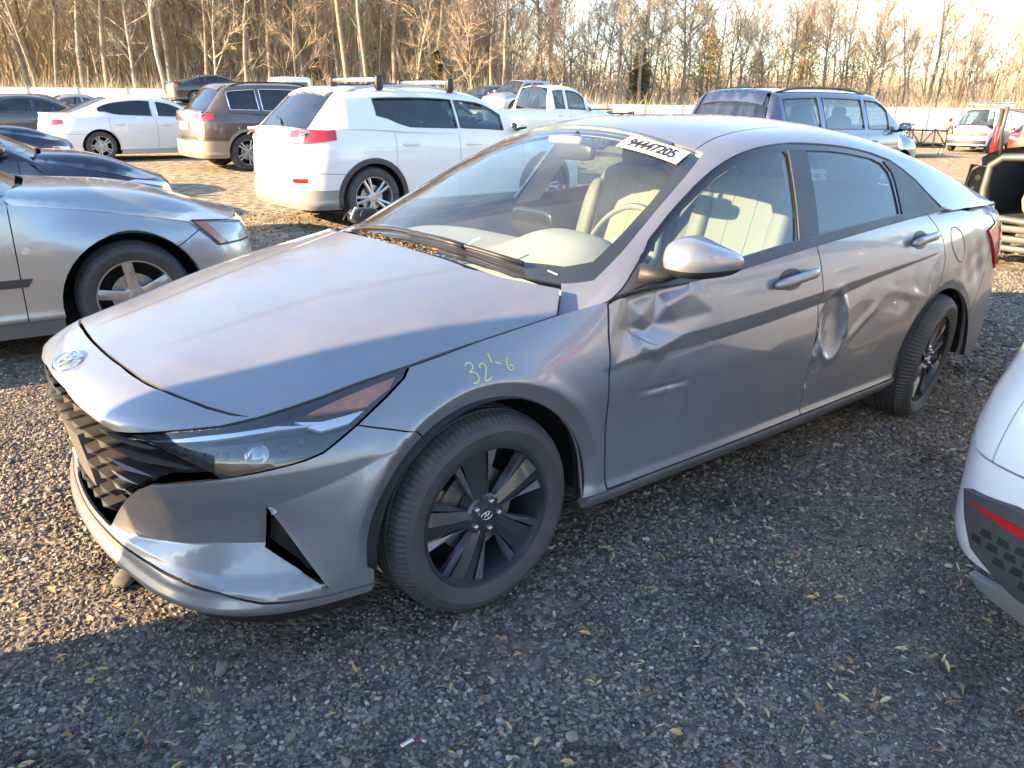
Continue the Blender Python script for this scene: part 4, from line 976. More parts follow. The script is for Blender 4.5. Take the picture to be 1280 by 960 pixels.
# ---------- interior ----------
def seat(x, y, w, mat, hr=True, rec=.32, nm='front_seat', zc=.50):
    o = bpy.data.objects.new(nm, None); link(o, car)
    def cushion(name, c, s, rot, e=.55, m=mat):
        V, F = superell((0,0,0), np.array(s)/2, 16, 24, e, e); r_ = np.array(Euler(rot).to_matrix()); return mesh(name, V@r_.T+np.array(c), F, m, o)
    cushion('cushion', (x, y, zc), (.54, w, .17), (0, R(-8), 0), .45)
    bx, bz = x-.30-.27*math.sin(rec), zc+.08+.29*math.cos(rec)
    cushion('backrest', (bx, y, bz), (.15, w, .64), (0, -rec, 0), .45)
    cushion('backrest_panel', (bx-.045, y, bz+.02), (.13, w*.96, .62), (0, -rec, 0), .4, MAT['greyint'])
    for s in (-.12, .13): v, f = tube([(bx+.082-.27*math.sin(rec), y+s*w, bz+.24), (bx+.080, y+s*w, bz), (bx+.075+.2*math.sin(rec), y+s*w, bz-.2)], .0025, 6); mesh('seam', v, f, MAT['greyint'], o)
    for s in (-1, 1): cushion('side_bolster', (bx+.05, y+s*w*.42, bz-.02), (.14, .10, .52), (0, -rec, 0), .6)
    if hr:
        hx, hz = bx-.38*math.sin(rec), bz+.40*math.cos(rec)
        cushion('headrest', (hx+.0, y, hz), (.11, .27, .18), (0, -rec*.8, 0), .55, MAT['darkint'] if nm == 'front_seat' else mat)  # front headrests coloured dark to stand for roof shade on beige seats
        for s in (-1, 1): v, f = tube([(hx+.02, y+s*.06, hz-.02), (bx-.28*math.sin(rec), y+s*.06, bz+.28*math.cos(rec))], .007, 8); mesh('headrest_post', v, f, MAT['chrome'], o)
    return o
for y in (.36, -.36): seat(-1.42, y, .50, MAT['beige'])
seat(-2.12, .36, .60, MAT['beige'], True, .40, 'rear_seat', .44); seat(-2.12, -.36, .60, MAT['beige'], True, .40, 'rear_seat', .44)
DT = cub([-.30,-.5,-.7,-.85,-.95],[.915,.935,.945,.93,.86])
def dash_f(x, y):
    x = np.asarray(x, float); y = np.asarray(y, float)
    z = DT(x)-.05*np.abs(y/.75)**3+.075*np.exp(-((y-.37)/.22)**4)*sstep(-.45,-.72,x)
    return np.stack([x, y, z], 1)
dp = [(-.33,0),(-.36,.4),(-.50,.70),(-.72,.74),(-.93,.72),(-.95,.55),(-.95,.2),(-.90,0),(-.90,-.3),(-.92,-.72),(-.72,-.74),(-.50,-.70),(-.36,-.4)]
dash = panel('dashboard', dash_f, dp, .03, MAT['dashm'], car, thick=.22, cen=(-.7,0,.4))
v, f = lathe([(.178,.014),(.192,0),(.178,-.014),(.164,0),(.178,.014)], 48, 'y'); sw = [(v, f)]
sw.append(superell((0,0,0), (.07,.025,.05), 10, 16)); sw.append(box_vf((0,0,-.09),(.03,.015,.17))); sw.append(box_vf((.10,0,0),(.17,.015,.03))); sw.append(box_vf((-.10,0,0),(.17,.015,.03)))
V, F = join(sw); V = V[:, [1, 0, 2]]; rr = np.array(Euler((0, R(-26), 0)).to_matrix()); mesh('steering_wheel', V@rr.T+[-1.02,.37,.925], F, M_('wheel_leather', (.42,.40,.34), .6), car)
sl = superell((0,0,0), (.02,.02,.02)); V, F = superell((-.88,0,.99), (.012,.13,.065), 10, 24, .4, .4); mesh('dash_screen', V, F, MAT['gloss'], dash)
HL = [(-1.12,2.0),(-1.12,1.5),(-1.16,1.15),(-1.4,1.08),(-2.0,1.08),(-2.4,1.1),(-2.42,2.0)]
panel('headliner', TP, HL+[(x, 4-t) for x, t in HL[1:-1]][::-1], .1, MAT['liner'], car, sc=TS, off=-.03, thick=0, cen=(-1.7,0,.9))
for mrr in (False, True):
    panel('pillar_trim', TP, frame_side[2:-1][:len(FRIT_O)]+[(-1.4,1.12),(-1.4,.99),(-1.2,.985),(-1.0,.975),(-.8,.95),(-.62,.86),(-.52,.86)], .06, MAT['liner'], car, sc=TS, off=-.028, thick=0, mirror=mrr)
    panel('pillar_trim', TP, [(-1.60,.90),(-1.74,.90),(-1.63,.0),(-1.46,.0)], .08, MAT['liner'], car, sc=TS, off=-.03, thick=0, mirror=mrr)
    panel('pillar_trim', TP, [(-2.28,.85),(-2.35,1.0),(-3.1,1.0),(-3.2,0),(-2.3,0)], .1, MAT['liner'], car, sc=TS, off=-.03, thick=0, mirror=mrr)
    HS.extra = None
    panel('door_trim', S, [(2.05,.87),(3.08,.95),(3.95,.995),(3.7,.45),(2.1,.40)], .1, MAT['greyint'], car, off=-.075, thick=0, mirror=mrr)
HS.extra = lambda u, z, qx: h_extra(u, z, qx, True)
rbox((-1.6,0,.33),(2.2,1.5,.03),.005,1,None,MAT['darkint'],'cabin_floor',car)
rbox((-2.95,0,.95),(.75,1.25,.02),.005,1,None,MAT['darkint'],'parcel_shelf',car)
rbox((-1.15,0,.55),(.95,.24,.34),.04,3,None,MAT['greyint'],'centre_console',car)
V, F = superell((-1.06,.04,1.275), (.02,.12,.035), 10, 24, .5, .5); mesh('rear_view_mirror', V, F, MAT['black'], car)
v, f = tube([(-1.06,.04,1.30),(-1.09,.03,1.345)], .014, 8); mesh('mirror_stem', v, f, MAT['black'], car)
rbox((-1.09,0,1.305),(.12,.20,.035),.02,2,(0,R(-18),0),MAT['greyint'],'sensor_housing',car)
# rust streak bits and tape scrap at the foot of the glass
groove(TP, [(-.33,1.62),(-.375,1.60)], .012, MAT['label'], wind, 'tape_scrap', .001)
groove(TP, [(-.415,1.21),(-.425,1.165)], .006, MAT['label'], wind, 'tape_scrap', .001)
FWD = np.array([math.cos(CAM_YAW), math.sin(CAM_YAW)]); RGT = np.array([math.sin(CAM_YAW), -math.cos(CAM_YAW)]); CXY = np.array(CAM_POS[:2])
def at(depth, lat, z=0.): p = CXY+FWD*depth+RGT*lat; return (float(p[0]), float(p[1]), z)
def dip(x, y):
    """the lot falls away to the far right"""
    p = np.stack([np.asarray(x, float), np.asarray(y, float)], -1)-CXY; d = p@FWD; l = p@RGT
    return -.85*sstep(9, 36, d)*sstep(0, 9, l)
def atg(depth, lat):
    p = at(depth, lat); return (p[0], p[1], float(dip(p[0], p[1])))
# ---------- other vehicles: same construction from a handful of measures ----------
def make_car(name, label, loc, rz, c, paintm, group=None, cat='car', res=.06, glassm='tint', wheels=('split', 5, ('alloy', 'alloy')), lower=None, drop=0, seats=True, details=True, hood=True):
    """c: fo wb ro hw R z0 zh(hood front) zw(cowl) zb0 zb1(belt front/rear) zr(roof) xc(cowl) xh(header) xr(roof end) xb(rear glass foot) zd(rear deck) g1 g2 g3(door gaps) yr(roof half width)"""
    g = lambda k, d=None: c.get(k, d)
    root = thing(name, label, cat, loc, rz, group)
    fo, wb, ro, hw, Rw, z0 = c['fo'], c['wb'], c['ro'], c['hw'], c['R'], c['z0']
    tail = -wb-ro; zh, zw, zb0, zb1, zd, zr = c['zh'], c['zw'], c['zb0'], c['zb1'], c['zd'], c['zr']
    xc, xh, xr, xb = c['xc'], c['xh'], c['xr'], c['xb']; fr = g('fr', 1.0); rr = g('rr', 1.0)
    plan = [(fo,0),(fo-.012*fr,.25*hw),(fo-.05*fr,.5*hw),(fo-.13*fr,.72*hw),(fo-.26*fr,.87*hw),(fo-.46*fr,.955*hw),(.05,.992*hw),(-wb*.5,hw),(-wb+.05,.995*hw),
            (tail+.46*rr,.965*hw),(tail+.24*rr,.89*hw),(tail+.10*rr,.76*hw),(tail+.035*rr,.55*hw),(tail+.008,.3*hw),(tail,0)]
    zm = .5*(z0+zb0)
    lev = [z0-.10, z0, z0+.07, z0+.11, zm-.06, zm+.06, zh-.10, zh-.03, zh+.03, zb0-.10, zb0-.03, zb0+.05, zb1+.12]
    lev = list(np.maximum.accumulate(np.array(lev)+np.arange(len(lev))*1e-4)); 
    for i in range(1, len(lev)): lev[i] = max(lev[i], lev[i-1]+.015)
    def row(kind):
        r = []
        for z in lev:
            if kind == 'f':
                d = np.interp(z, [z0-.1, z0, z0+.08, zm, zh-.12, zh-.04, zh+.04, zh+.2, zb0+.3], [.06,.02,.0,.012,.025,.05,.14,.42,.7])
            elif kind == 'm':
                d = np.interp(z, [z0-.1, z0, z0+.08, zm, zh-.10, zh, zh+.08, zh+.2, zb0+.3], [.08,.04,.02,.004,.01,.04,.11,.28,.45])
            elif kind == 's':
                d = np.interp(z, [z0-.1, z0, z0+.06, z0+.10, zm-.05, zm+.1, zb0-.12, zb0, zb0+.12], [.11,.06,.012,.022,.010,.0,.008,.035,.075])
            else:
                d = np.interp(z, [z0-.1, z0, z0+.08, zm, zd-.15, zd-.03, zd+.10, zd+.3], [.09,.03,.0,.006,g('rlean',.02),g('rlean',.02)+.03,.14,.3])
            r.append(float(d))
        return r
    stn = [(fo, row('f')), (fo-.13*fr, row('f')), (.35*fo, row('m')), (.0, row('m')), (c['g1'], row('s')), (-wb*.5, row('s')), (-wb, row('s')), (tail+.46*rr, row('r' if g('rwrap') else 's')), (tail+.10*rr, row('r')), (tail+.008, row('r'))]
    yr = g('yr', hw*.72); yb = hw-.045
    ybr = float(np.interp(xb, [p[0] for p in plan[::-1]], [p[1] for p in plan[::-1]]))-.055
    kx = [xc+.25, xc-.02, (xc+xh)/2, xh-.08, (xh+xr)/2, xr+.05, (xr+xb)/2, xb, xb-.25]
    za, zrr = zr-.06, g('zrr', zr-.05)
    top = dict(
        zc=[(xc+.30, zw-.10), (xc+.05, zw+.03), ((xc+xh)/2, zw+.03+(zr-.035-zw)*.57), (xh, zr-.035), (xh*.65+xr*.35, zr), (xh*.3+xr*.7, zr-.003), (xr, zrr), ((xr+xb)/2, zrr+(zd+.03-zrr)*g('mid', .45)), (xb, zd+.03), (xb-.25, zd-.10)],
        yK=[(kx[0], hw-.06), (kx[1], hw-.09), (kx[2], (hw-.09+yr)/2), (kx[3], yr), (kx[4], yr-.005), (kx[5], yr), (kx[6], min(yr+.03, ybr-.02)), (kx[7], min(yr+.08, ybr-.02)), (kx[8], min(yr+.1, ybr-.08))],
        zK=[(kx[0], zw-.20), (kx[1], zw-.05), (kx[2], zw-.05+(za-.03-zw)*.57), (kx[3], za-.05), (kx[4], za), (kx[5], zrr-.06), (kx[6], zrr-.06+(zd-zrr)*g('mid', .45)), (kx[7], zd-.02), (kx[8], zd-.15)],
        yB=[(kx[0], hw-.04), (kx[1], yb), (kx[4], yb), (kx[5], yb), (kx[7], ybr), (kx[8], ybr-.08)],
        zB=[(kx[0], zw-.22), (kx[1], zb0-.05), (kx[1]-.3, zb0), (kx[4], (zb0+zb1)/2), (kx[5], zb1), (kx[7], min(zb1, zd-.03)), (kx[8], zd-.2)], bulge=.015, mono=True)
    sh = Shape(plan, lev, stn, top); S_ = sh.skirt; T_ = sh.top
    cen = np.array([-wb/2, 0, .6]); pk = dict(cen=cen)
    uF, uR = float(sh.u_of(0.)), float(sh.u_of(-wb)); ra = Rw+g('ag', .055); zA = Rw-.01-drop
    U = lambda x: float(sh.u_of(x))
    low = lower or paintm
    u1, u2, u3 = U(c['g1']), U(c['g2']), U(c['g3']); um = sh.umax
    zs = z0+.05
    def ztop(u):
        x = float(sh.qx(np.array([u]))[0])
        if u < U(fo-.46*fr): return zh+.02*u
        if x > xc: return np.interp(x, [xc, fo-.46*fr], [zb0-.02, zh+.03])
        if x > xb: return np.interp(x, [xb, xr, xc], [min(zb1, zd-.03)-.005, zb1-.005, zb0-.02])
        return zd-.012
    tops = lambda a, b, n=10: [(u, ztop(u)) for u in np.linspace(a, b, n)]
    aL = math.pi-math.asin(min(1, max(-1, (zs-zA)/ra))); aR = math.asin(min(1, max(-1, (zs-zA)/ra)))
    fa = [(uF+ra*math.cos(t), zA+ra*math.sin(t)) for t in np.linspace(aL, aR, 22)]; rA = [(uR+ra*math.cos(t), zA+ra*math.sin(t)) for t in np.linspace(aL, aR, 22)]
    ub = uF-ra*.62; k = int(np.argmin([abs(p[0]-ub) for p in fa[:12]])); jf = fa[k]
    rb_u = uR+ra*.72; k2 = int(np.argmin([abs(p[0]-rb_u) for p in rA[11:]]))+11; jr = rA[k2]
    zbr = g('zbr', .62)
    front = tops(0, U(fo-.30*fr), 8)+[(uF-ra-.02, zh-.02)]+fa[:k+1][::-1]+[(fa[0][0]-.01, z0+.02), (0, z0+.02)]
    fr_u = U(fo-.30*fr)
    fender = tops(fr_u, u1, 10)+[(u1, zs)]+fa[k:][::-1]+[(uF-ra-.02, zh-.02)]
    d1 = tops(u1, u2, 8)+[(u2, zs), (u1, zs)]
    d2 = tops(u2, u3, 6)
    da = [(uR+(ra+.03)*math.cos(t), zA+(ra+.03)*math.sin(t)) for t in np.linspace(aL+.0, math.pi*.5, 14)]
    da = [p for p in da if p[0] <= u3]
    if not da: da = [(u3, zs)]
    d2 = d2+([(u3, da[-1][1]+.02)]+da[::-1] if len(da) > 1 else [])+[(da[0][0], zs), (u2, zs)]
    uc = U(tail+.20*rr)
    quarter = tops(u3, uc, 8)+[(uc, zbr), (jr[0]+.05, zbr-.02)]+rA[:k2+1][::-1]+[(da[0][0], zs)]+(da+[(u3, da[-1][1]+.02)] if len(da) > 1 else [])
    rbump = [(jr[0]+.05, zbr-.02), (uc, zbr), (um, zbr), (um, z0+.03), (rA[-1][0]+.01, z0+.03)]+rA[k2:][::-1]
    gate = tops(uc, um, 8)+[(um, zbr), (uc, zbr)]
    fb = panel('front_bumper', S_, front+[(-u, z) for u, z in front[1:-1]][::-1], res, low if g('lowb') else paintm, root, gap=.003, **pk)
    out = dict(root=root, sh=sh, S=S_, T=T_, U=U, fb=fb, uF=uF, uR=uR)
    for mr in (False, True):
        kw = dict(mirror=mr, gap=.003, **pk)
        out['fe%d' % mr] = panel('fender', S_, fender, res, paintm, root, **kw)
        a = out['d1%d' % mr] = panel('front_door', S_, d1, res, paintm, root, **kw)
        b = out['d2%d' % mr] = panel('rear_door', S_, d2, res, paintm, root, **kw)
        out['q%d' % mr] = panel('quarter_panel', S_, quarter, res, paintm, root, **kw)
        out['rb%d' % mr] = panel('rear_bumper', S_, rbump, res, paintm, root, **kw)
        if lower:
            zc_ = g('zcl', z0+.20)
            panel('rear_cladding', S_, [(rA[-1][0]+.012, zc_), (uc, zc_), (um, zc_), (um, z0+.0), (rA[-1][0]+.012, z0+.0)], res, lower, out['rb%d' % mr], off=.008, thick=.02, mirror=mr, **pk)
            for uu in (uF, uR):
                t_ = np.linspace(aL+.08, aR-.08, 26)
                panel('arch_trim', S_, [(uu+(ra-.004)*math.cos(q), zA+(ra-.004)*math.sin(q)) for q in t_]+[(uu+(ra+.055)*math.cos(q), zA+(ra+.055)*math.sin(q)) for q in t_[::-1]], .03, g('archm') or lower, root, off=.009, thick=.02, mirror=mr, **pk)
        panel('sill', S_, [(fa[-1][0]+.01, zs-.006), (da[0][0]-.01, zs-.006), (da[0][0]-.01, z0-.05), (fa[-1][0]+.01, z0-.05)], .1, low, root, mirror=mr, **pk)
        panel('inner_shell', S_, [(uF+ra+.02, zb0-.06), (u3, zb1-.04), (uR-ra-.03, zs+.02), (uF+ra+.02, zs+.02)], .2, MAT['void'], root, off=-.06, thick=0, mirror=mr, **pk)
        if details:
            hz0 = ztop(u1)-.13
            for o_, ua, ub_ in ((a, u2-.30, u2-.10), (b, u3-.30, u3-.10)):
                us = np.linspace(ua, ub_, 6); X = S_(us, 0*us+hz0+.02*(ua-u1)); N = surf_normals(S_, us, 0*us+hz0, X, cen)
                v, f = tube(X+N*np.array([.012,.03,.035,.035,.03,.012])[:, None], .014, 8); v = v*[1, -1 if mr else 1, 1]
                mesh('door_handle', v, f[::-1] if False else f, g('hm') or paintm, o_)
    out['gate'] = panel('tailgate', S_, gate, res, paintm, root, gap=.003, **pk); panel('tailgate', S_, gate, res, paintm, root, gap=.003, mirror=True, **pk)
    for cx, rz_ in ((0, 0), (-wb, 0)):
        for s in (1, -1):
            v, f = lathe([(ra+.003, hw-.03), (ra+.03, hw-.12), (ra+.03, hw-.38), (.05, hw-.40)], 26, 'y', -.05, math.pi+.05)
            mesh('wheel_well', v*[1, s, 1]+[cx, 0, zA], f if s > 0 else [q[::-1] for q in f], MAT['void'], root)
            wheel(root, (cx, s*(hw-.135), Rw), s, Rw, .21, g('rim', Rw*.68), wheels[0], wheels[1], mats=wheels[2], spin=random.random(), disc=details)
    v, f = box_vf(((fo+tail)/2, 0, z0+.02), (fo-tail-.7, hw*1.35, .16)); mesh('underbody', v, f, MAT['void'], root, smooth=False)
    # bonnet
    if hood:
        ht = [(u, ztop(u)) for u in np.r_[np.linspace(0, U(fo-.46*fr), 9), np.linspace(U(fo-.46*fr)+.05, U(xc+.02), 8)]]
        hb_ = S_(np.array([p[0] for p in ht]), np.array([p[1] for p in ht])); HX = hb_[:, :2]
        zcl = cub([xc-.1, xc+.1, (fo+xc)*.5, fo-.25, fo-.02], [zw+.03, zw, zh+(zw-zh)*.66+.03, zh+.06, zh-.01])
        def hf(x, y):
            x = np.asarray(x, float); y = np.asarray(y, float); p = np.stack([x, np.abs(y)], 1)
            b0 = zcl(x)-.05*(np.abs(y)/hw)**2
            hz = zcl(HX[:, 0])-.05*(HX[:, 1]/hw)**2; dl = hb_[:, 2]-hz
            D2 = ((p[:, None]-HX[None])**2).sum(2); w = np.exp(-D2/.16**2); ws = w.sum(1)
            return np.stack([x, y, b0+np.where(ws > 1e-9, (w*dl).sum(1)/np.maximum(ws, .7), 0)], 1)
        hp_ = [tuple(p) for p in HX]+[(xc-.03, hw*.80), (xc+.10, hw*.45), (xc+.13, 0)]
        out['hood'] = panel('hood', hf, hp_+[(x, -y) for x, y in hp_[1:-1]][::-1], max(res*.8, .03), paintm, root, gap=.003, cen=(xc+.5, 0, .2))
        out['hf'] = hf
        panel('cowl', lambda x, y: np.stack([x, y, 0*x+zw-.05-.10*(y/hw)**2], 1), [(xc+.14, -hw*.66), (xc+.14, hw*.66), (xc-.15, hw*.66), (xc-.15, -hw*.66)], .2, MAT['black'], root, thick=0, cen=(xc, 0, .2))
    # cabin
    ts = (1, .5)
    xs = np.linspace(xc-.05, xb, 90); hh = sh.zK(xs)-sh.zB(xs); ok = xs[hh > .10]; xw0, xw1 = ok.max(), ok.min()
    wins = []
    pill = g('pill', .055)
    segs = g('wins') or [(xw0-.10, c['g2']+pill*.7), (c['g2']-pill, c['g3']-.02)]
    for a, b in segs:
        a_, b_ = min(a, xw0-.04), max(b, xw1+.05)
        lo = lambda x: .085+(g('kick', 0)*float(sstep(b_+.42, b_, x)) if (a, b) == segs[-1] else 0)
        hi = lambda x: float(np.clip(1-.075/max(sh.zK(np.array([x]))[0]-sh.zB(np.array([x]))[0], .05), .3, .86))
        n = 9; X = np.linspace(a_, b_, n)
        wins.append([(x, lo(x)) for x in X]+[(x, hi(x)) for x in X[::-1]])
    side = [(xc+.10, .15), (xc-.02, 1.02), ((xc+xh)/2, 1.04), (xh-.03, 1.10)]+[(x, 1.14) for x in np.linspace(xh-.1, xr+.02, 6)]+[((xr+xb)/2, 1.08), (xb, 1.04), (xb-.12, .6), (xb-.12, -.06)]+[(x, -.06) for x in np.linspace(xb+.1, xc-.2, 6)]
    for mr in (False, True):
        kw = dict(mirror=mr, sc=ts, cen=cen)
        fr_ = panel('side_frame', T_, side, res, paintm, root, holes=wins, **kw)
        for q, w_ in enumerate(wins):
            W_ = np.array(w_); cx_ = W_.mean(0)
            gm_ = glassm if q == 0 or not g('priv') else g('priv')
            panel('side_window', T_, w_, .15, MAT[gm_], out['d1%d' % mr] if q == 0 else (out['d2%d' % mr] if q == 1 else out['q%d' % mr]), off=-.014, thick=0, **kw)
            if details:
                ring = np.vstack([W_, W_[:1]]); X = T_(ring[:, 0], ring[:, 1]); N = surf_normals(T_, ring[:, 0], ring[:, 1], X, cen)
                v, f = tube(X+N*.001, .011, 6, False); v = v*[1, -1 if mr else 1, 1]; mesh('window_trim', v, f, MAT['chrome' if g('chrome') else 'gloss'], fr_)
    rf = [(xh-.02, 2.0), (xh-.025, 1.5), (xh-.05, 1.12)]+[(x, 1.142) for x in np.linspace(xh-.12, xr+.03, 6)]+[(xr+.0, 1.5), (xr, 2.0)]
    out['roof'] = panel('roof', T_, rf+[(x, 4-t) for x, t in rf[1:-1]][::-1], max(res, .05), g('roofm') or paintm, root, sc=ts, cen=(-wb/2, 0, 1.0))
    wsn = [(xc+.09, 2.0), (xc+.07, 1.55), (xc+.02, 1.2), (xc-.04, 1.035), ((xc+xh)/2, 1.05), (xh-.02, 1.11), (xh-.015, 1.5), (xh-.01, 2.0)]
    ws_ = panel('windshield', T_, wsn+[(x, 4-t) for x, t in wsn[1:-1]][::-1], .08, MAT['glass'], root, sc=ts, off=-.004, thick=0, cen=(-wb/2, 0, .8))
    wv = np.array(wsn+[(x, 4-t) for x, t in wsn[1:-1]][::-1]); iv = np.stack([wv[:, 0]*.90+.10*((xc+xh)/2), 2+(wv[:, 1]-2)*.93], 1)
    panel('windshield_border', T_, wv, .1, MAT['gloss'], ws_, sc=ts, off=-.010, thick=0, cen=(-wb/2, 0, .8), holes=[iv])
    rg_ = [(xr-.01, 2.0), (xr-.015, 1.5), (xr-.03, 1.16), ((xr+xb)/2, 1.11), (xb+.03, 1.10), (xb+.01, 1.5), (xb, 2.0)]
    out['rg'] = panel('rear_window', T_, rg_+[(x, 4-t) for x, t in rg_[1:-1]][::-1], .08, MAT[g('priv') or glassm], root, sc=ts, off=-.006, thick=0, cen=(-wb/2, 0, .8))
    # rear deck
    if tail < xb-.12:
        dk_ = [(xb+.02, 0), (xb+.02, hw*.70), (xb-.1, hw*.80), (tail+.28*rr, hw*.80), (tail+.16*rr, hw*.68), (tail+.09, hw*.4), (tail+.075, 0)]
        df = lambda x, y: np.stack([x, y, zd+.025+.02*(x-xb)-.05*np.abs(y/hw)**2.2], 1)
        out['deck'] = panel('deck_lid', df, dk_+[(x, -y) for x, y in dk_[1:-1]][::-1], .08, paintm, root, thick=.03, cen=(tail+.4, 0, .4))
        for mr in (False, True):
            panel('deck_shoulder', lambda u, t: (lambda a, b: a*(1-t)[:, None]+b*t[:, None])(S_(u, np.array([ztop(q) for q in u])), df(S_(u, np.array([ztop(q) for q in u]))[:, 0]+.0, .0+S_(u, np.array([ztop(q) for q in u]))[:, 1]*.78)),
                  [(U(xb+.15), 0), (um, 0), (um, 1), (U(xb+.15), 1)], .06, paintm, root, thick=0, mirror=mr, sc=(1, .18), cen=(tail+.6, 0, .3))
    # cabin furniture
    if seats:
        v, f = box_vf(((xh+xr)/2-.1, 0, z0+.30), (abs(xr-xc)*.9, hw*1.5, .05)); mesh('cabin_floor', v, f, MAT['darkint'], root, smooth=False)
        for sx in (c['g2']+.02, c['g3']+.12):
            for y in (-.36, .36):
                V1, F1 = superell((sx, y, zb0-.02), (.09, .24, .30), 10, 14, .5, .5); V2, F2 = superell((sx-.03, y, zb0+.34), (.05, .13, .09), 8, 12, .6, .6)
                V, F = join([(V1, F1), (V2, F2)]); mesh('seat', V, F, MAT['darkint'], root)
        V, F = superell((xc-.35, 0, zw-.06), (.28, hw*.8, .10), 10, 20, .5, .4); mesh('dashboard', V, F, MAT['darkint'], root)
    mx, mz = xc-.28, zb0+.10
    if g('mirrors', True):
        for s in (1, -1): side_mirror(root, s, (mx-.03, hw+.09, mz), (.10, .10, .075), paintm, (mx+.06, hw-.07, zb0+.03))
    return out
def lamp(o, poly, mat, name, off=.006, both_=True, thick=.02, res=.05, parent=None):
    for mr in ((False, True) if both_ else (False,)):
        panel(name, o['S'], poly, res, MAT[mat] if isinstance(mat, str) else mat, parent or o['root'], off=off, thick=thick, mirror=mr, cen=(-1.4, 0, .6))
SEDAN = dict(fo=.95, wb=2.75, ro=1.08, hw=.91, R=.325, z0=.20, zh=.70, zw=.97, zb0=.93, zb1=.98, zr=1.45, xc=-.32, xh=-1.18, xr=-2.35, xb=-3.0, zd=1.03, g1=-.45, g2=-1.52, g3=-2.45, yr=.62)
SUV = dict(fo=.90, wb=2.64, ro=.90, hw=.93, R=.355, z0=.27, zh=.88, zw=1.10, zb0=1.04, zb1=1.12, zr=1.66, xc=-.25, xh=-.98, xr=-2.95, xb=-3.30, zd=1.13, g1=-.42, g2=-1.42, g3=-2.32, yr=.66, zbr=.66, rr=.75, rlean=.03)
VAN = dict(fo=.95, wb=3.03, ro=1.12, hw=.98, R=.345, z0=.22, zh=.86, zw=1.10, zb0=1.03, zb1=1.10, zr=1.76, xc=.05, xh=-.82, xr=-3.75, xb=-4.0, zd=1.16, g1=-.28, g2=-1.30, g3=-2.65, yr=.72, zbr=.68, rr=.65, rlean=.02)
PI = math.pi
hl_mat = M_('aged_lamp', (.55,.56,.55), .16, metal=.3, coat=.8)
clear_m = M_('clear_lamp_cover', (.70,.70,.70), .12, metal=.2, coat=1)
clear_dk = M_('hazy_lamp', (.34,.35,.31), .16, metal=.2, coat=1, dirt=.2)
dk_clad = M_('dark_cladding', (.05,.05,.052), .6, var=.2)
def tails(o, tail, rr, z0, z1, side, rear, mat='red', taper=.3, name='tail_lamp'):
    """wrap-round lamp from the flank to the tail; side/rear = how far it runs each way"""
    U_ = o['U']; uc = U_(tail+.12*rr); lamp(o, [(uc-side, z0+(z1-z0)*taper), (uc-side, z1), (uc, z1+.012), (uc+rear, z1-.01), (uc+rear, z0), (uc, z0-.005)], mat, name, .010, res=.03)
def rear_plate(o, z, mat='plate', w=.26, nm='licence_plate'):
    um = o['sh'].umax; panel(nm, o['S'], [(um-w, z-.075), (um-.001, z-.075), (um-.001, z+.075), (um-w, z+.075)], .1, MAT[mat], o['root'], off=.012, thick=.012, cen=(-1.4,0,.6)); panel(nm+'_edge', o['S'], [(um-w*.95, z-.07), (um-.001, z-.07), (um-.001, z+.07), (um-w*.95, z+.07)], .1, MAT[mat], o['root'], off=.012, thick=.012, mirror=True, cen=(-1.4,0,.6))
def rails(o, c, mat, h=.06, inset_=.10):
    for s in (1, -1):
        xs = np.linspace(c['xh']-.25, c['xr']+.10, 9); X = o['T'](xs, 0*xs+1.12); e = np.array([0,.6,1,1,1,1,1,.6,0])*h
        v, f = tube(X+np.stack([0*xs, 0*xs, e], 1), .017, 8); mesh('roof_rail', v*[1, s, 1], f if s > 0 else [q[::-1] for q in f], mat, o['root'])
# silver sedan, nose beside the grey one's bonnet
c = dict(SEDAN, fr=1.1, zh=.71, fo=.88, ag=.07, g1=-.58, xc=-.58, xh=-1.42, g2=-1.68)
o = make_car('silver_sedan', 'silver sedan with orange corner lamp parked alongside the grey damaged sedan hood', (-.02,-3.42,0), R(174), c, MAT['silver'], res=.035, glassm='glass', wheels=('five', 5, ('alloy', 'alloy')))
U_ = o['U']; lamp(o, [(U_(.77),.585),(U_(.78),.685),(U_(.60),.722),(U_(.38),.742),(U_(.53),.59)], clear_dk, 'headlight', res=.025)
lamp(o, [(U_(.59),.592),(U_(.48),.728),(U_(.385),.738),(U_(.53),.592)], 'amber', 'turn_signal', .010)
for mr_ in (False, True): groove(o['S'], [(U_(.77),.585),(U_(.78),.685),(U_(.60),.722),(U_(.38),.742),(U_(.53),.59),(U_(.77),.585)], .012, MAT['black'], o['root'], 'lamp_seal', .013, mr_)
lamp(o, [(o['U'](-.52),.50),(o['U'](-1.45),.50),(o['U'](-1.45),.455),(o['U'](-.55),.455)], 'trim', 'side_molding', .008)
# dark sedans in the row behind it
c = dict(SEDAN, zr=1.42)
o = make_car('black_sedan', 'black sedan with a slim pale headlight, next in the row past the silver sedan', (-.38,-6.6,0), R(176), c, MAT['navy'], res=.045)
lamp(o, [(o['U'](.86),.60),(o['U'](.84),.655),(o['U'](.50),.715),(o['U'](.42),.705)], clear_m, 'headlight', res=.03)
o = make_car('pale_sedan', 'pale silver sedan whose hood shows between two dark cars', (-.1,-9.3,0), R(178), dict(SEDAN), MAT['silver'], res=.07)
lamp(o, [(o['U'](.82),.60),(o['U'](.80),.68),(o['U'](.45),.73),(o['U'](.40),.70)], hl_mat, 'headlight')
o = make_car('navy_sedan', 'dark navy sedan with a bent hood edge and an orange lamp', (-.6,-12.2,0), R(180), dict(SEDAN, zh=.80, zw=1.04, zb0=1.0, zb1=1.04, zr=1.5), MAT['navy'], res=.06)
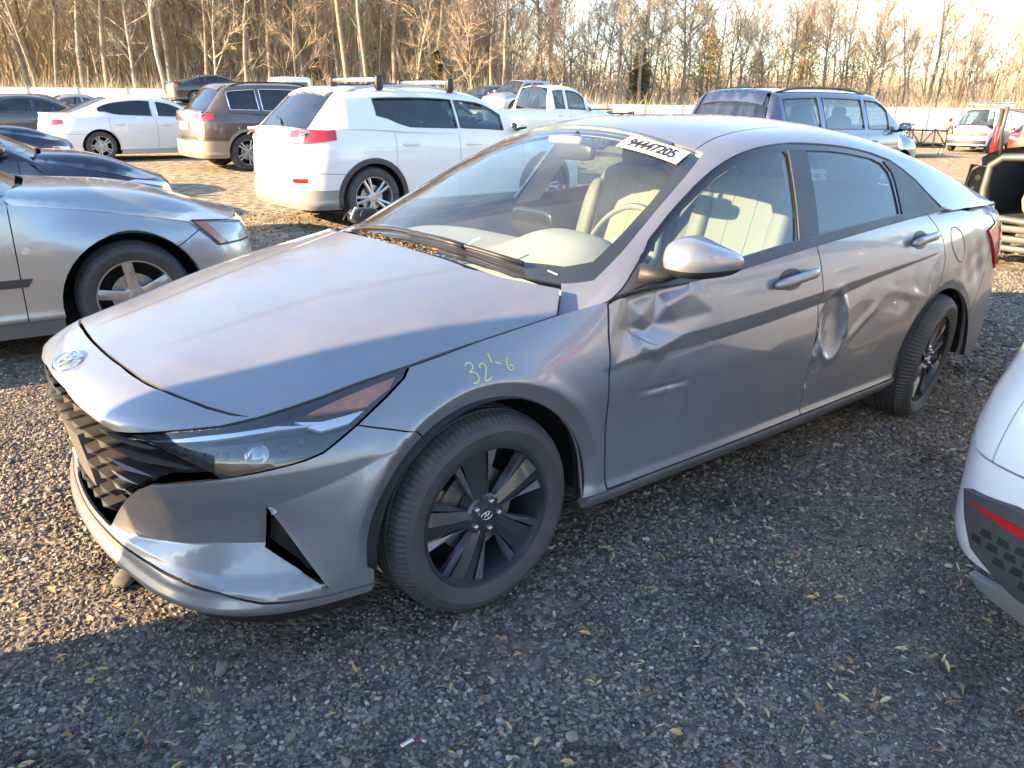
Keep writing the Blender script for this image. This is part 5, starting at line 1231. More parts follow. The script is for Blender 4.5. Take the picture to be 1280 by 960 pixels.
lamp(o, [(o['U'](.84),.58),(o['U'](.80),.72),(o['U'](.50),.74),(o['U'](.62),.60)], hl_mat, 'headlight'); lamp(o, [(o['U'](.66),.62),(o['U'](.60),.72),(o['U'](.50),.735),(o['U'](.60),.615)], 'amber', 'turn_signal', .012)
# white SUV with roof bars
SP = dict(SUV, fo=.92, wb=2.64, ro=.88, hw=.925, zr=1.60, zrr=1.57, wins=[(-.72,-1.38),(-1.43,-2.52)], kick=.26, zb0=1.06, zb1=1.15, xr=-2.92, xb=-3.36, zd=1.12, archm=dk_clad, zcl=.47, z0=.25)
o = make_car('white_suv', 'white SUV with two silver roof bars and grey lower bumper', (-6.12,-6.90,0), R(180), SP, MAT['white'], cat='SUV', res=.035, glassm='tint', lower=M_('grey_cladding', (.26,.25,.23), .6, var=.15))
tails(o, -3.52, .75, .97, 1.115, .40, .26); rear_plate(o, .62); rails(o, SP, MAT['silver'], .045)
U_ = o['U']; uc = U_(-3.42); lamp(o, [(uc-.02,.60),(uc+.20,.59),(uc+.20,.545),(uc-.02,.55)], 'red', 'rear_reflector', .010); lamp(o, [(uc+.10,.985),(uc+.24,.985),(uc+.24,1.03),(uc+.10,1.03)], clear_m, 'reverse_lamp', .016)
for xx in (-1.35, -2.35):
    X = o['T'](np.array([xx]), np.array([1.10]))[0]; zt = X[2]+.12
    v, f = tube([(xx, -X[1]-.02, zt), (xx, 0, zt+.005), (xx, X[1]+.02, zt)], .026, 10); bar = mesh('roof_bar', v, f, MAT['alloy'], o['root'])
    for s in (1, -1): V, F = superell((xx, s*(X[1]-.0), zt-.035), (.05,.035,.085), 8, 14, .5, .5); mesh('bar_foot', V, F, MAT['black'], bar)
panel('rear_spoiler', o['T'], [(-2.86,1.25),(-2.86,2.75),(-3.0,2.72),(-3.0,1.28)], .08, MAT['white'], o['root'], off=.014, thick=.02, sc=(1,.5), cen=(-1.5,0,.8))
v, f = tube([(-3.34,.0,1.18),(-3.28,.15,1.22),(-3.24,.34,1.24)], .012, 6); mesh('rear_wiper', v, f, MAT['black'], o['root']); v, f = tube([(-2.6,.3,1.62),(-2.95,.3,1.92)], .006, 6); mesh('aerial', v, f, MAT['black'], o['root'])
# pale SUV next to it
c = dict(SUV, zr=1.66, zrr=1.62, zcl=.5)
o = make_car('pale_suv', 'pale silver SUV half hidden behind the white SUV with roof bars', (-8.0,-10.4,0), R(180), c, MAT['silver'], cat='SUV', res=.07, glassm='tint', lower=M_('tan_cladding', (.25,.22,.18), .6))
tails(o, -3.54, .75, .92, 1.10, .22, .12); rails(o, c, MAT['black']); rear_plate(o, .8)
# brown SUV
c = dict(SUV, wb=2.80, ro=.98, hw=.97, zr=1.73, zrr=1.68, R=.37, zh=.92, zw=1.14, zb0=1.08, zb1=1.16, zd=1.17, xr=-3.10, xb=-3.55, g3=-2.5, chrome=True, zcl=.60, wins=[(-.8,-1.40),(-1.5,-2.42),(-2.5,-3.1)])
o = make_car('brown_suv', 'brown SUV with bronze lower body and split spoke wheels', (-8.0,-15.2,0), R(180), c, MAT['brown'], cat='SUV', res=.05, glassm='privacy', lower=M_('bronze_cladding', (.30,.26,.20), .45, metal=.3))
tails(o, -3.78, .75, .98, 1.12, .30, .20); rails(o, c, MAT['black'], .05); rear_plate(o, .88)
panel('rear_spoiler', o['T'], [(-3.02,1.2),(-3.02,2.8),(-3.2,2.78),(-3.2,1.22)], .1, MAT['brown'], o['root'], off=.016, thick=.02, sc=(1,.5), cen=(-1.5,0,.8))
# white saloon
c = dict(SEDAN, wb=2.78, zr=1.47, R=.335, chrome=True, xr=-2.45, xb=-3.35, g3=-2.55, rr=1.5, rlean=.05, zd=1.05, wins=[(-.75,-1.46),(-1.58,-2.75)], kick=.3)
o = make_car('white_sedan', 'white sedan with chrome window line and split spoke wheels', (-6.1,-19.2,0), R(180), c, MAT['white'], res=.05, glassm='privacy')
tails(o, -3.86, 1., .80, .92, .28, .16); rear_plate(o, .75)
c = dict(SEDAN, xr=-2.4, xb=-3.2)
o = make_car('grey_sedan', 'dark grey sedan behind the white sedan by the fence', (-4.6,-25.5,0), R(180), c, MAT['darkgrey'], res=.09, glassm='tint', details=False); tails(o, -3.83, 1., .80, .94, .2, .2)
o = make_car('blue_suv', 'small blue SUV between the white sedan and the brown SUV', (-11.3,-24.5,0), R(180), dict(SUV), MAT['bluegrey'], cat='SUV', res=.1, glassm='privacy', details=False); tails(o, -3.54, .75, .95, 1.1, .2, .12)
for lx, dd, nm, lab, mt in ((62,38,'tan_sedan','tan sedan roof just under the pale fence','brown'), (112,40,'beige_sedan','beige sedan roof close under the pale fence','silver')):
    p = at(dd, (lx-640)/1007*dd*.97); make_car(nm, lab, (p[0]-1.4, p[1], 0), R(180), dict(SEDAN), MAT[mt], res=.14, details=False, seats=False)
o = make_car('charcoal_sedan', 'charcoal blue sedan roof between the white SUV and the white pickup', (-9.2,-12.4,0), R(180), dict(SEDAN, zr=1.40), MAT['bluegrey'], res=.07, glassm='tint', details=False)
# black hatchback carried on a flatbed above the brown SUV
p = at(43, -15.0); zt = 1.02
fb = thing('flatbed_truck', 'steel flatbed deck carrying a black sedan behind the brown SUV', 'truck', (p[0], p[1], 0), R(180))
for nm, cc, ss, mt in (('deck', (0,0,zt-.06), (6.4,2.4,.12), 'steel'), ('chassis_rail', (0,.45,.72), (6.4,.12,.36), 'black'), ('chassis_rail', (0,-.45,.72), (6.4,.12,.36), 'black'), ('side_rail', (0,1.2,zt+.02), (6.4,.06,.12), 'black'), ('side_rail', (0,-1.2,zt+.02), (6.4,.06,.12), 'black')): rbox(cc, ss, .02, 1, None, MAT[mt], nm, fb)
for xx in (-2.2, 1.4):
    for s in (1, -1): wheel(fb, (xx, s*1.0, .45), s, .45, .24, .29, 'six', 6, mats=('alloy','alloy'), disc=False)
rbox((3.9,0,1.45), (1.6,2.1,1.9), .18, 3, None, MAT['white'], 'cab', fb); rbox((4.0,1.0,1.85), (.9,.12,.6), .03, 2, None, MAT['gloss'], 'cab_window', fb); rbox((4.0,-1.0,1.85), (.9,.12,.6), .03, 2, None, MAT['gloss'], 'cab_window', fb)
for s in (1, -1): wheel(fb, (4.1, s*1.0, .45), s, .45, .24, .29, 'six', 6, mats=('alloy','alloy'), disc=False)
o = make_car('black_hatch', 'black sedan riding on the flatbed above the brown SUV', (p[0]-1.4, p[1], zt), R(180), dict(SEDAN, zr=1.42, xr=-2.3, xb=-3.35), MAT['blackp'], res=.07, glassm='tint'); tails(o, -3.83, 1., .80, .92, .2, .25)
# blue minivan
c = dict(VAN, wins=[(-.55,-1.24),(-1.38,-2.55),(-2.70,-3.62)], zrr=1.70, zr=1.74)
o = make_car('blue_minivan', 'dark blue minivan with black roof rails and tinted windows', (-13.75,-5.9,-.06), R(180), c, MAT['bluegrey'], cat='minivan', res=.05, glassm='tint')
rails(o, c, MAT['black'], .05); tails(o, -4.15, .65, .85, 1.12, .15, .18); rear_plate(o, .8); lamp(o, [(o['U'](.84),.70),(o['U'](.80),.82),(o['U'](.50),.86),(o['U'](.62),.72)], hl_mat, 'headlight')
panel('rear_spoiler', o['T'], [(-3.66,1.2),(-3.66,2.8),(-3.85,2.78),(-3.85,1.22)], .1, MAT['bluegrey'], o['root'], off=.016, thick=.02, sc=(1,.5), cen=(-1.5,0,.8))
# white pickup
PU = dict(fo=.95, wb=3.5, ro=1.2, hw=.98, R=.38, z0=.36, zh=1.0, zw=1.2, zb0=1.13, zb1=1.16, zr=1.86, zrr=1.83, xc=-.3, xh=-.95, xr=-1.98, xb=-2.12, zd=1.18, g1=-.45, g2=-1.50, g3=-1.95, yr=.70, zbr=.75, wins=[(-.75,-1.42),(-1.55,-1.92)])
o = make_car('white_pickup', 'white pickup truck with red brake light above its rear window', (*at(26.5, 2.1)[:2], 0), R(180), PU, MAT['white'], cat='pickup', res=.07, glassm='tint')
panel('brake_light', o['T'], [(-1.95,1.82),(-1.95,2.18),(-1.99,2.18),(-1.99,1.82)], .05, MAT['red'], o['root'], off=.012, thick=.012, sc=(1,.5), cen=(-1.5,0,1.2)); tails(o, -4.7, 1., .85, 1.1, .08, .08)
# off to the left, in front of the grey sedan: a tall dark van whose shade lies over the foreground
make_car('black_van', 'tall black van standing with its back to the grey sedan', (6.75,.70,0), R(0), dict(VAN, zr=2.45, zrr=2.42, zw=1.28, zh=1.0, zb0=1.15, zb1=1.2, zd=1.3, ro=1.1), MAT['blackp'], cat='van', res=.12, details=False)
# white crossover, tail close by on the right
c = dict(SUV, hw=.92, rr=.40, zbr=.60, zd=1.10, rlean=.13, rwrap=True, zr=1.62, zrr=1.58)
WH = make_car('white_crossover', 'white crossover whose rear bumper corner faces the grey sedan', (-4.36,2.64,0), R(180), c, paint('cool_white_paint', (.70,.71,.72), 0, .3, dust=.05), cat='SUV', res=.025, glassm='privacy')
U_ = WH['U']; um = WH['sh'].umax; uc = U_(-3.48)
lamp(WH, [(uc-.10,.93),(uc-.14,1.02),(uc+.05,1.05),(uc+.40,1.05),(uc+.40,.90),(uc+.10,.86)], 'red', 'tail_lamp', .012, res=.025); lamp(WH, [(uc+.04,.955),(uc+.10,.985),(uc+.26,.97),(uc+.26,.945),(uc+.08,.925)], 'amber', 'turn_lamp', .018, res=.025)
lamp(WH, [(uc-.09,.50),(uc+.06,.525),(uc+.40,.50),(uc+.40,.295),(uc+.12,.295),(uc-.02,.365),(uc-.06,.43)], dk_clad, 'corner_insert', .026, res=.02, thick=.025)
lamp(WH, [(uc-.05,.485),(uc+.06,.490),(uc+.36,.452),(uc+.36,.434),(uc+.07,.468)], 'red', 'rear_reflector', .034, res=.02, thick=.01)
for j in range(5):
    for i in range(9):
        uu, zz = uc-.03+i*.046+(.023 if j % 2 else 0), .315+j*.028
        if zz > .47-.12*abs(uu-uc-.0)+.0 and False: continue
        if inside(np.array([(uc-.08,.47),(uc+.06,.455),(uc+.40,.425),(uc+.40,.305),(uc+.13,.305),(uc-.02,.375)]), np.array([(uu-.017,zz-.010),(uu+.017,zz-.010),(uu,zz+.010)])).all():
            panel('insert_cell', WH['S'], [(uu-.017,zz-.010),(uu+.017,zz-.010),(uu+.012,zz+.010),(uu-.012,zz+.010)], .03, MAT['void'], WH['rb0'], off=.0275, thick=0, cen=(-1.4,0,.6))
t_ = np.linspace(0, 2*PI, 20); groove(WH['S'], np.stack([uc+.20+.013*np.cos(t_), .555+.013*np.sin(t_)], 1), .002, MAT['trim'], WH['rb0'], 'parking_sensor', .003, step=.004)
lamp(WH, [(uc-.05,.27),(uc+.12,.285),(um,.30),(um,.20),(uc+.10,.20),(uc-.03,.235)], 'silver', 'lower_diffuser', .016, res=.03)
# ---------- far right: van, person, red car, frames ----------
c = dict(VAN, zr=2.10, zrr=2.06, hw=1.0, zh=1.05, zw=1.30, zb0=1.15, zb1=1.18, zd=1.25, R=.37, z0=.32, xc=-.1, xh=-.75)
o = make_car('white_van', 'white cargo van with a loaded ladder rack', (*atg(42.5, 23.0)[:2], -.85), R(4), c, MAT['white'], cat='van', res=.09, glassm='glass')
lamp(o, [(o['U'](.90),.80),(o['U'](.88),.96),(o['U'](.62),.97),(o['U'](.62),.80)], 'amber', 'headlight'); lamp(o, [(0,.78),(o['U'](.91),.78),(o['U'](.91),.97),(0,.97)], 'trim', 'grille'); lamp(o, [(0,.42),(o['U'](.62),.42),(o['U'](.62),.60),(0,.60)], 'trim', 'bumper')
for xx in (-.9, -2.0, -3.1):
    v, f = tube([(xx,-.75,2.02),(xx,-.75,2.28),(xx,.75,2.28),(xx,.75,2.02)], .025, 6); mesh('rack_bar', v, f, MAT['alloy'], o['root'])
for y in (-.6, -.2, .25, .6):
    v, f = tube([(-.3,y,2.33),(-3.6,y,2.36)], .035, 6); mesh('ladder_rail', v, f, MAT['alloy'], o['root'])
for xx in np.arange(-.5, -3.5, -.35): v, f = tube([(xx,-.6,2.34),(xx,-.2,2.34)], .018, 6); mesh('ladder_rung', v, f, MAT['alloy'], o['root'])
p = atg(42, 26.3)
o = make_car('red_car', 'red hatchback parked near the white cargo van', (p[0]+1.4, p[1], p[2]), R(8), dict(SUV, zr=1.55, zrr=1.5), MAT['redp'], res=.09, glassm='privacy'); lamp(o, [(o['U'](.84),.70),(o['U'](.80),.82),(o['U'](.50),.86),(o['U'](.62),.72)], clear_m, 'headlight')
def trailer(name, label, loc, rz, L, mat, bays=6, h=.75, wh=True):
    t = thing(name, label, 'trailer', loc, rz)
    for s in (-1, 1):
        for z in (.55, .55+h): v, f = tube([(-L/2, s*1.0, z), (L/2, s*1.0, z+.1*s)], .045, 6); mesh('side_rail', v, f, mat, t)
        for i in range(bays+1):
            x = -L/2+L*i/bays; v, f = tube([(x, s*1.0, .55), (x, s*1.0, .55+h)], .035, 6); mesh('post', v, f, mat, t)
            if i < bays: v, f = tube([(x, s*1.0, .55+(h if i % 2 else 0)), (x+L/bays, s*1.0, .55+(0 if i % 2 else h))], .028, 6); mesh('brace', v, f, mat, t)
        for x in (-.5, .5) if wh else ():
            wheel(t, (x, s*1.15, .36), s, .36, .2, .22, 'six', 6, mats=('black','black'), disc=False)
    for i in range(bays+1): x = -L/2+L*i/bays; v, f = box_vf((x, 0, .52), (.10, 2.0, .08)); mesh('cross_member', v, f, mat, t, smooth=False)
    rbox((0,0,.60), (L,1.9,.04), .01, 1, None, mat, 'deck', t)
    return t
dkm = M_('rusty_frame', (.06,.045,.035), .75, var=.4)
pl = at(44, -.4); trailer('car_trailer', 'long car hauler frame carrying a silver SUV', (*pl[:2], 0), R(172), 15, dkm, 9, .30)
for lx, dd, nm, lab, mt, z in ((650,43.5,'silver_suv','silver SUV riding on the long car hauler','silver',.66), (608,44.5,'grey_hatch','small grey car at the tail of the long car hauler','darkgrey',.66), (578,47,'red_sedan','red sedan seen beyond the roof bars of the white SUV','redp',.35), (556,52,'crimson_sedan','crimson car far beyond the white SUV','redp',.2)):
    p = at(dd, (lx-640)/1007*dd*.97); o = make_car(nm, lab, (p[0]+1.4, p[1], z), R(8), dict(SUV, zr=1.70) if 'suv' in nm else dict(SEDAN), MAT[mt], res=.12, cat='SUV' if 'suv' in nm else 'car', glassm='tint', details=False); lamp(o, [(o['U'](.84),.66),(o['U'](.80),.76),(o['U'](.50),.78),(o['U'](.62),.68)], clear_m, 'headlight')
p = atg(36, 5.0); trailer('frame_trailer', 'low empty trailer frame beyond the white pickup', p, R(150), 7, dkm, 5, .5)
p = atg(38, 17.0); trailer('rusty_trailer', 'dark rusty truss trailer between the minivan and the person', p, R(160), 4.2, dkm, 6, .7, False)
# person bending by the van
def person(loc, rz):
    root = thing('person', 'person in a grey jacket and tan trousers bending beside the white van', 'person', loc, rz)
    J = dict(pel=(0,0,.92), chest=(.20,0,1.27), neck=(.30,0,1.42), lsh=(.20,.19,1.34), rsh=(.20,-.19,1.34), lel=(.34,.24,1.08), rel=(.36,-.22,1.08), lh=(.52,.16,.95), rh=(.54,-.14,.96), lhip=(0,.10,.88), rhip=(0,-.10,.88), lk=(.06,.12,.48), rk=(-.04,-.13,.48), la=(-.02,.13,.08), ra=(-.16,-.14,.08), lt=(.14,.14,.04), rt=(.02,-.15,.04), head=(.36,0,1.50))
    E_ = [('pel','chest'),('chest','neck'),('chest','lsh'),('chest','rsh'),('lsh','lel'),('rsh','rel'),('lel','lh'),('rel','rh'),('pel','lhip'),('pel','rhip'),('lhip','lk'),('rhip','rk'),('lk','la'),('rk','ra'),('la','lt'),('ra','rt'),('neck','head')]
    rad = dict(pel=.15, chest=.17, neck=.06, lsh=.085, rsh=.085, lel=.055, rel=.055, lh=.04, rh=.04, lhip=.10, rhip=.10, lk=.07, rk=.07, la=.05, ra=.05, lt=.04, rt=.04, head=.07)
    ks = list(J); m = bpy.data.meshes.new('body'); m.from_pydata([J[k] for k in ks], [(ks.index(a), ks.index(b)) for a, b in E_], []); o = link(bpy.data.objects.new('body', m), root)
    sk_ = o.modifiers.new('skin', 'SKIN'); 
    for i, k in enumerate(ks): m.skin_vertices[0].data[i].radius = (rad[k], rad[k])
    m.skin_vertices[0].data[0].use_root = True; o.modifiers.new('sub', 'SUBSURF').levels = 1
    dg = bpy.context.evaluated_depsgraph_get(); mm = bpy.data.meshes.new_from_object(o.evaluated_get(dg)); bpy.data.objects.remove(o)
    cols = [M_('jacket_grey', (.16,.14,.13), .8, var=.2), M_('trousers_tan', (.28,.22,.16), .85, var=.2), M_('skin', (.45,.28,.20), .6), M_('hair', (.05,.035,.025), .8)]
    for q in cols: mm.materials.append(q)
    for p_ in mm.polygons:
        cz = p_.center; p_.material_index = 1 if cz.z < .90 else (2 if (cz.x > .47 and cz.z < 1.1) or (cz.z > 1.43) else 0); p_.use_smooth = True
    link(bpy.data.objects.new('body', mm), root)
    V, F = superell((0,0,0), (.095,.078,.118), 14, 18, 1, 1); n_ = len(V); V[:, 2] *= np.where(V[:, 2] < 0, 1.0, 1.0); V[:, 0] += np.where((np.abs(V[:, 2]+.02) < .025) & (V[:, 0] > .085), .02, 0)
    Mx = np.array(Euler((0, R(35), 0)).to_matrix()); V2 = V@Mx.T+[.42,0,1.56]
    hi = [1 if np.mean(V[f, 2]) > .035 or np.mean(V[f, 0]) < -.03 else 0 for f in F]; mesh('head', V2, F, [cols[2], cols[3]], root, fm=hi)
person(atg(40, 20.3), math.atan2(-RGT[1], -RGT[0])+.6+PI)
# ---------- gutted car at the right edge ----------
tanm = M_('dusty_metal', (.15,.125,.10), .65, metal=.2, var=.45, vscale=6, bump=.3, bscale=20); greym = M_('bare_metal', (.13,.12,.105), .5, metal=.5, var=.3, vscale=5); foam = M_('tan_foam', (.33,.27,.20), .9, bump=.4, bscale=14)
wk = thing('gutted_car', 'stripped dusty car body with open trunk and bare bumper beam', 'car', (-7.30,-.22,0), 0)
def loft(secs, name, mat, parent, closed=False, smooth=True):
    secs = np.array(secs, float); n_, k = secs.shape[:2]; F = [[i*k+j, i*k+(j+1) % k, (i+1)*k+(j+1) % k, (i+1)*k+j] for i in range(n_-1) for j in range(k if closed else k-1)]; o_ = mesh(name, secs.reshape(-1, 3), F, mat, parent, smooth=smooth); o_.data.set_sharp_from_angle(angle=R(40)); return o_
for s in (-1, 1):
    secs = []
    for x, w_, zt_ in ((.02,.80,.92),(-.10,.86,.98),(-.35,.89,1.02),(-.8,.90,1.05),(-1.6,.90,1.06),(-2.6,.9,1.0),(-3.6,.86,.9)):
        secs.append([(x, s*(w_-.10), zt_), (x, s*(w_-.02), zt_-.06), (x-.01*s, s*w_, .75), (x, s*(w_-.01), .5), (x, s*(w_-.06), .25)])
    q_ = loft(secs, 'quarter_panel', tanm, wk)
    secs = [[(.03, s*.80, .92), (.05, s*.60, .90), (.05, s*.58, .45), (.03, s*.78, .40), (.02, s*.84, .60)], [(-.10, s*.80, .92), (-.08, s*.62, .90), (-.08, s*.60, .45), (-.1, s*.78, .40), (-.1, s*.84, .60)]]
    loft(secs, 'corner_panel', tanm, wk, True)
    for yy, zz, r_ in ((.70,.80,.022),(.73,.70,.016),(.68,.62,.028),(.74,.55,.014)):
        v, f = lathe([(0,.056),(r_,.056),(r_*1.25,.05)], 14, 'y'); v = v[:, [1, 0, 2]]; mesh('bolt_hole', v+[0, s*yy, zz], f, MAT['void'], wk)
rim_p = [(.07, y, z) for y, z in ((-.60,.45),(-.62,.70),(-.60,.92),(-.50,1.0),(0,1.03),(.50,1.0),(.60,.92),(.62,.70),(.60,.45),(0,.42),(-.60,.45))]
v, f = tube(resample(np.array(rim_p)[:, :2], 9, False) if False else np.array(rim_p), .035, 8, False); mesh('trunk_frame', v, f, greym, wk)
V = np.array([(.04,-.6,.45),(.04,.6,.45),(.04,.6,.98),(.04,-.6,.98),(-.9,-.6,.45),(-.9,.6,.45),(-.9,.6,1.0),(-.9,-.6,1.0)]); mesh('trunk_cavity', V, [[4,5,6,7],[0,1,5,4],[1,2,6,5],[0,4,7,3]], MAT['void'], wk, smooth=False)
V, F = superell((0,0,0), (.22,.30,.24), 14, 20, .6, .7); V = V*(1+.08*np.sin(V[:, [1]]*19)*np.cos(V[:, [2]]*15)); mesh('foam_block', V*[.8,1.1,.95]+[-.14,.02,.62], F, foam, wk)
for z, xx, t in ((.36,.10,.05), (.27,.13,.05), (.18,.10,.045)):
    rbox((xx,0,z), (.06,1.42,t*1.3), .015, 2, None, greym, 'bumper_beam', wk)
for s in (-1, 1): rbox((.06,s*.5,.27), (.12,.07,.28), .01, 1, None, tanm, 'beam_bracket', wk)
secs = [[(x, y, z) for y in np.linspace(-.64, .64, 5)] for x, z in ((-.55,1.10),(-.62,1.30),(-.85,1.42),(-1.4,1.45),(-2.0,1.43),(-2.5,1.25),(-2.9,1.0))]; loft(secs, 'roof', tanm, wk)
lid = rbox((-.20,.06,1.50), (.06,1.10,.55), .03, 2, (0,R(24),0), MAT['blackp'], 'trunk_lid', wk); v, f = tube([(-.12,-.60,1.0),(-.02,-.60,1.22),(.0,-.58,1.45)], .018, 8); mesh('lid_strut', v, f, greym, wk); v, f = tube([(-.12,.60,1.0),(-.02,.60,1.22),(.0,.58,1.45)], .018, 8); mesh('lid_strut', v, f, greym, wk)
for x in (-.75, -3.3):
    for s in (-1, 1): wheel(wk, (x, s*.74, .30), s, .31, .2, .20, 'six', 6, mats=('black','black'), disc=False)
# loose door frame with a red lamp standing behind it
df_ = thing('door_frame', 'upright dark door frame with a red lamp beside the gutted car', 'door', (-9.6,-1.55,0), R(-30))
fr_p = [(0,-.30,.35),(0,-.30,1.42),(0,.28,1.38),(0,.34,.95),(0,.34,.35),(0,-.30,.35)]; v, f = tube(np.array(fr_p), .035, 8, False); mesh('frame', v, f, MAT['brown'], df_)
rbox((0,.02,.62), (.06,.60,.52), .03, 2, None, MAT['redp'], 'panel', df_); rbox((.05,-.27,1.02), (.05,.07,.42), .02, 2, None, MAT['red'], 'lamp', df_)
# ---------- ground, gravel, fence, woods ----------
def ground_mat():
    m = bpy.data.materials.new('gravel_ground'); m.use_nodes = True; N, L = nodes(m); p = N['Principled BSDF']; p.inputs['Roughness'].default_value = .92; p.inputs['Specular IOR Level'].default_value = .2
    tc = N.new('ShaderNodeTexCoord')
    def noise(sc, det=6, ro=.6):
        n = N.new('ShaderNodeTexNoise'); n.inputs['Scale'].default_value = sc; n.inputs['Detail'].default_value = det; n.inputs['Roughness'].default_value = ro; L.new(tc.outputs['Object'], n.inputs['Vector']); return n
    v = N.new('ShaderNodeTexVoronoi'); v.inputs['Scale'].default_value = 42; v.inputs['Randomness'].default_value = 1; L.new(tc.outputs['Object'], v.inputs['Vector'])
    r = N.new('ShaderNodeValToRGB'); e = r.color_ramp.elements
    e[0].position = 0; e[0].color = (.06,.054,.05,1); e[1].position = 1; e[1].color = (.28,.25,.21,1)
    q = e.new(.5); q.color = (.115,.105,.095,1); q = e.new(.8); q.color = (.16,.14,.115,1)
    sp = N.new('ShaderNodeSeparateColor'); L.new(v.outputs['Color'], sp.inputs[0]); L.new(sp.outputs[0], r.inputs['Fac'])
    # worn tan grit and straw farther into the lot, in drifts
    n1 = noise(.35, 8, .65); n2 = noise(6, 6)
    mr = N.new('ShaderNodeMapRange'); mr.inputs['From Min'].default_value = .42; mr.inputs['From Max'].default_value = .62; L.new(n1.outputs['Fac'], mr.inputs['Value'])
    geo = N.new('ShaderNodeNewGeometry'); vd = N.new('ShaderNodeVectorMath'); vd.operation = 'DISTANCE'; vd.inputs[1].default_value = (-.5, .8, 0); L.new(geo.outputs['Position'], vd.inputs[0])
    md = N.new('ShaderNodeMapRange'); md.inputs['From Min'].default_value = 4.5; md.inputs['From Max'].default_value = 9.5; md.inputs['To Min'].default_value = .05; md.inputs['To Max'].default_value = .85; L.new(vd.outputs['Value'], md.inputs['Value'])
    mu = N.new('ShaderNodeMath'); mu.operation = 'MULTIPLY_ADD'; mu.use_clamp = True; L.new(mr.outputs[0], mu.inputs[0]); mu.inputs[1].default_value = .3; L.new(md.outputs[0], mu.inputs[2])
    r2 = N.new('ShaderNodeValToRGB'); e = r2.color_ramp.elements; e[0].color = (.12,.095,.06,1); e[0].position = .36; e[1].color = (.46,.38,.25,1); e[1].position = .64; L.new(n2.outputs['Fac'], r2.inputs['Fac'])
    mx = N.new('ShaderNodeMix'); mx.data_type = 'RGBA'; L.new(mu.outputs[0], mx.inputs[0]); L.new(r.outputs[0], mx.inputs[6]); L.new(r2.outputs[0], mx.inputs[7]); L.new(mx.outputs[2], p.inputs['Base Color'])
    b = N.new('ShaderNodeBump'); b.inputs['Strength'].default_value = .9; b.inputs['Distance'].default_value = .012
    L.new(v.outputs['Distance'], b.inputs['Height']); b.invert = True
    b2 = N.new('ShaderNodeBump'); b2.inputs['Strength'].default_value = .5; b2.inputs['Distance'].default_value = .08; L.new(n2.outputs['Fac'], b2.inputs['Height']); L.new(b.outputs[0], b2.inputs['Normal']); L.new(b2.outputs[0], p.inputs['Normal'])
    return m
gx = np.r_[np.linspace(-400, -40, 12), np.linspace(-36, 20, 113), np.linspace(26, 400, 10)]; gy = np.r_[np.linspace(-400, -44, 12), np.linspace(-40, 16, 113), np.linspace(22, 400, 10)]
def gz(x, y):
    z = .020*np.sin(x*1.3+.4)*np.sin(y*.9+1.)+.012*np.sin(x*3.1-y*2.3)
    d = np.hypot(np.maximum(0, np.abs(x+1.4)-3.2), np.maximum(0, np.abs(y-.2)-2.4)); near = sstep(.0, 4., d)
    return z*near*.55-.004+dip(x, y)
GX, GY = np.meshgrid(gx, gy); n = len(gx)
V = np.stack([GX.ravel(), GY.ravel(), gz(GX.ravel(), GY.ravel())], 1); F = [[j*n+i, j*n+i+1, (j+1)*n+i+1, (j+1)*n+i] for j in range(len(gy)-1) for i in range(n-1)]
tag(mesh('ground', V, F, ground_mat()), kind='structure')
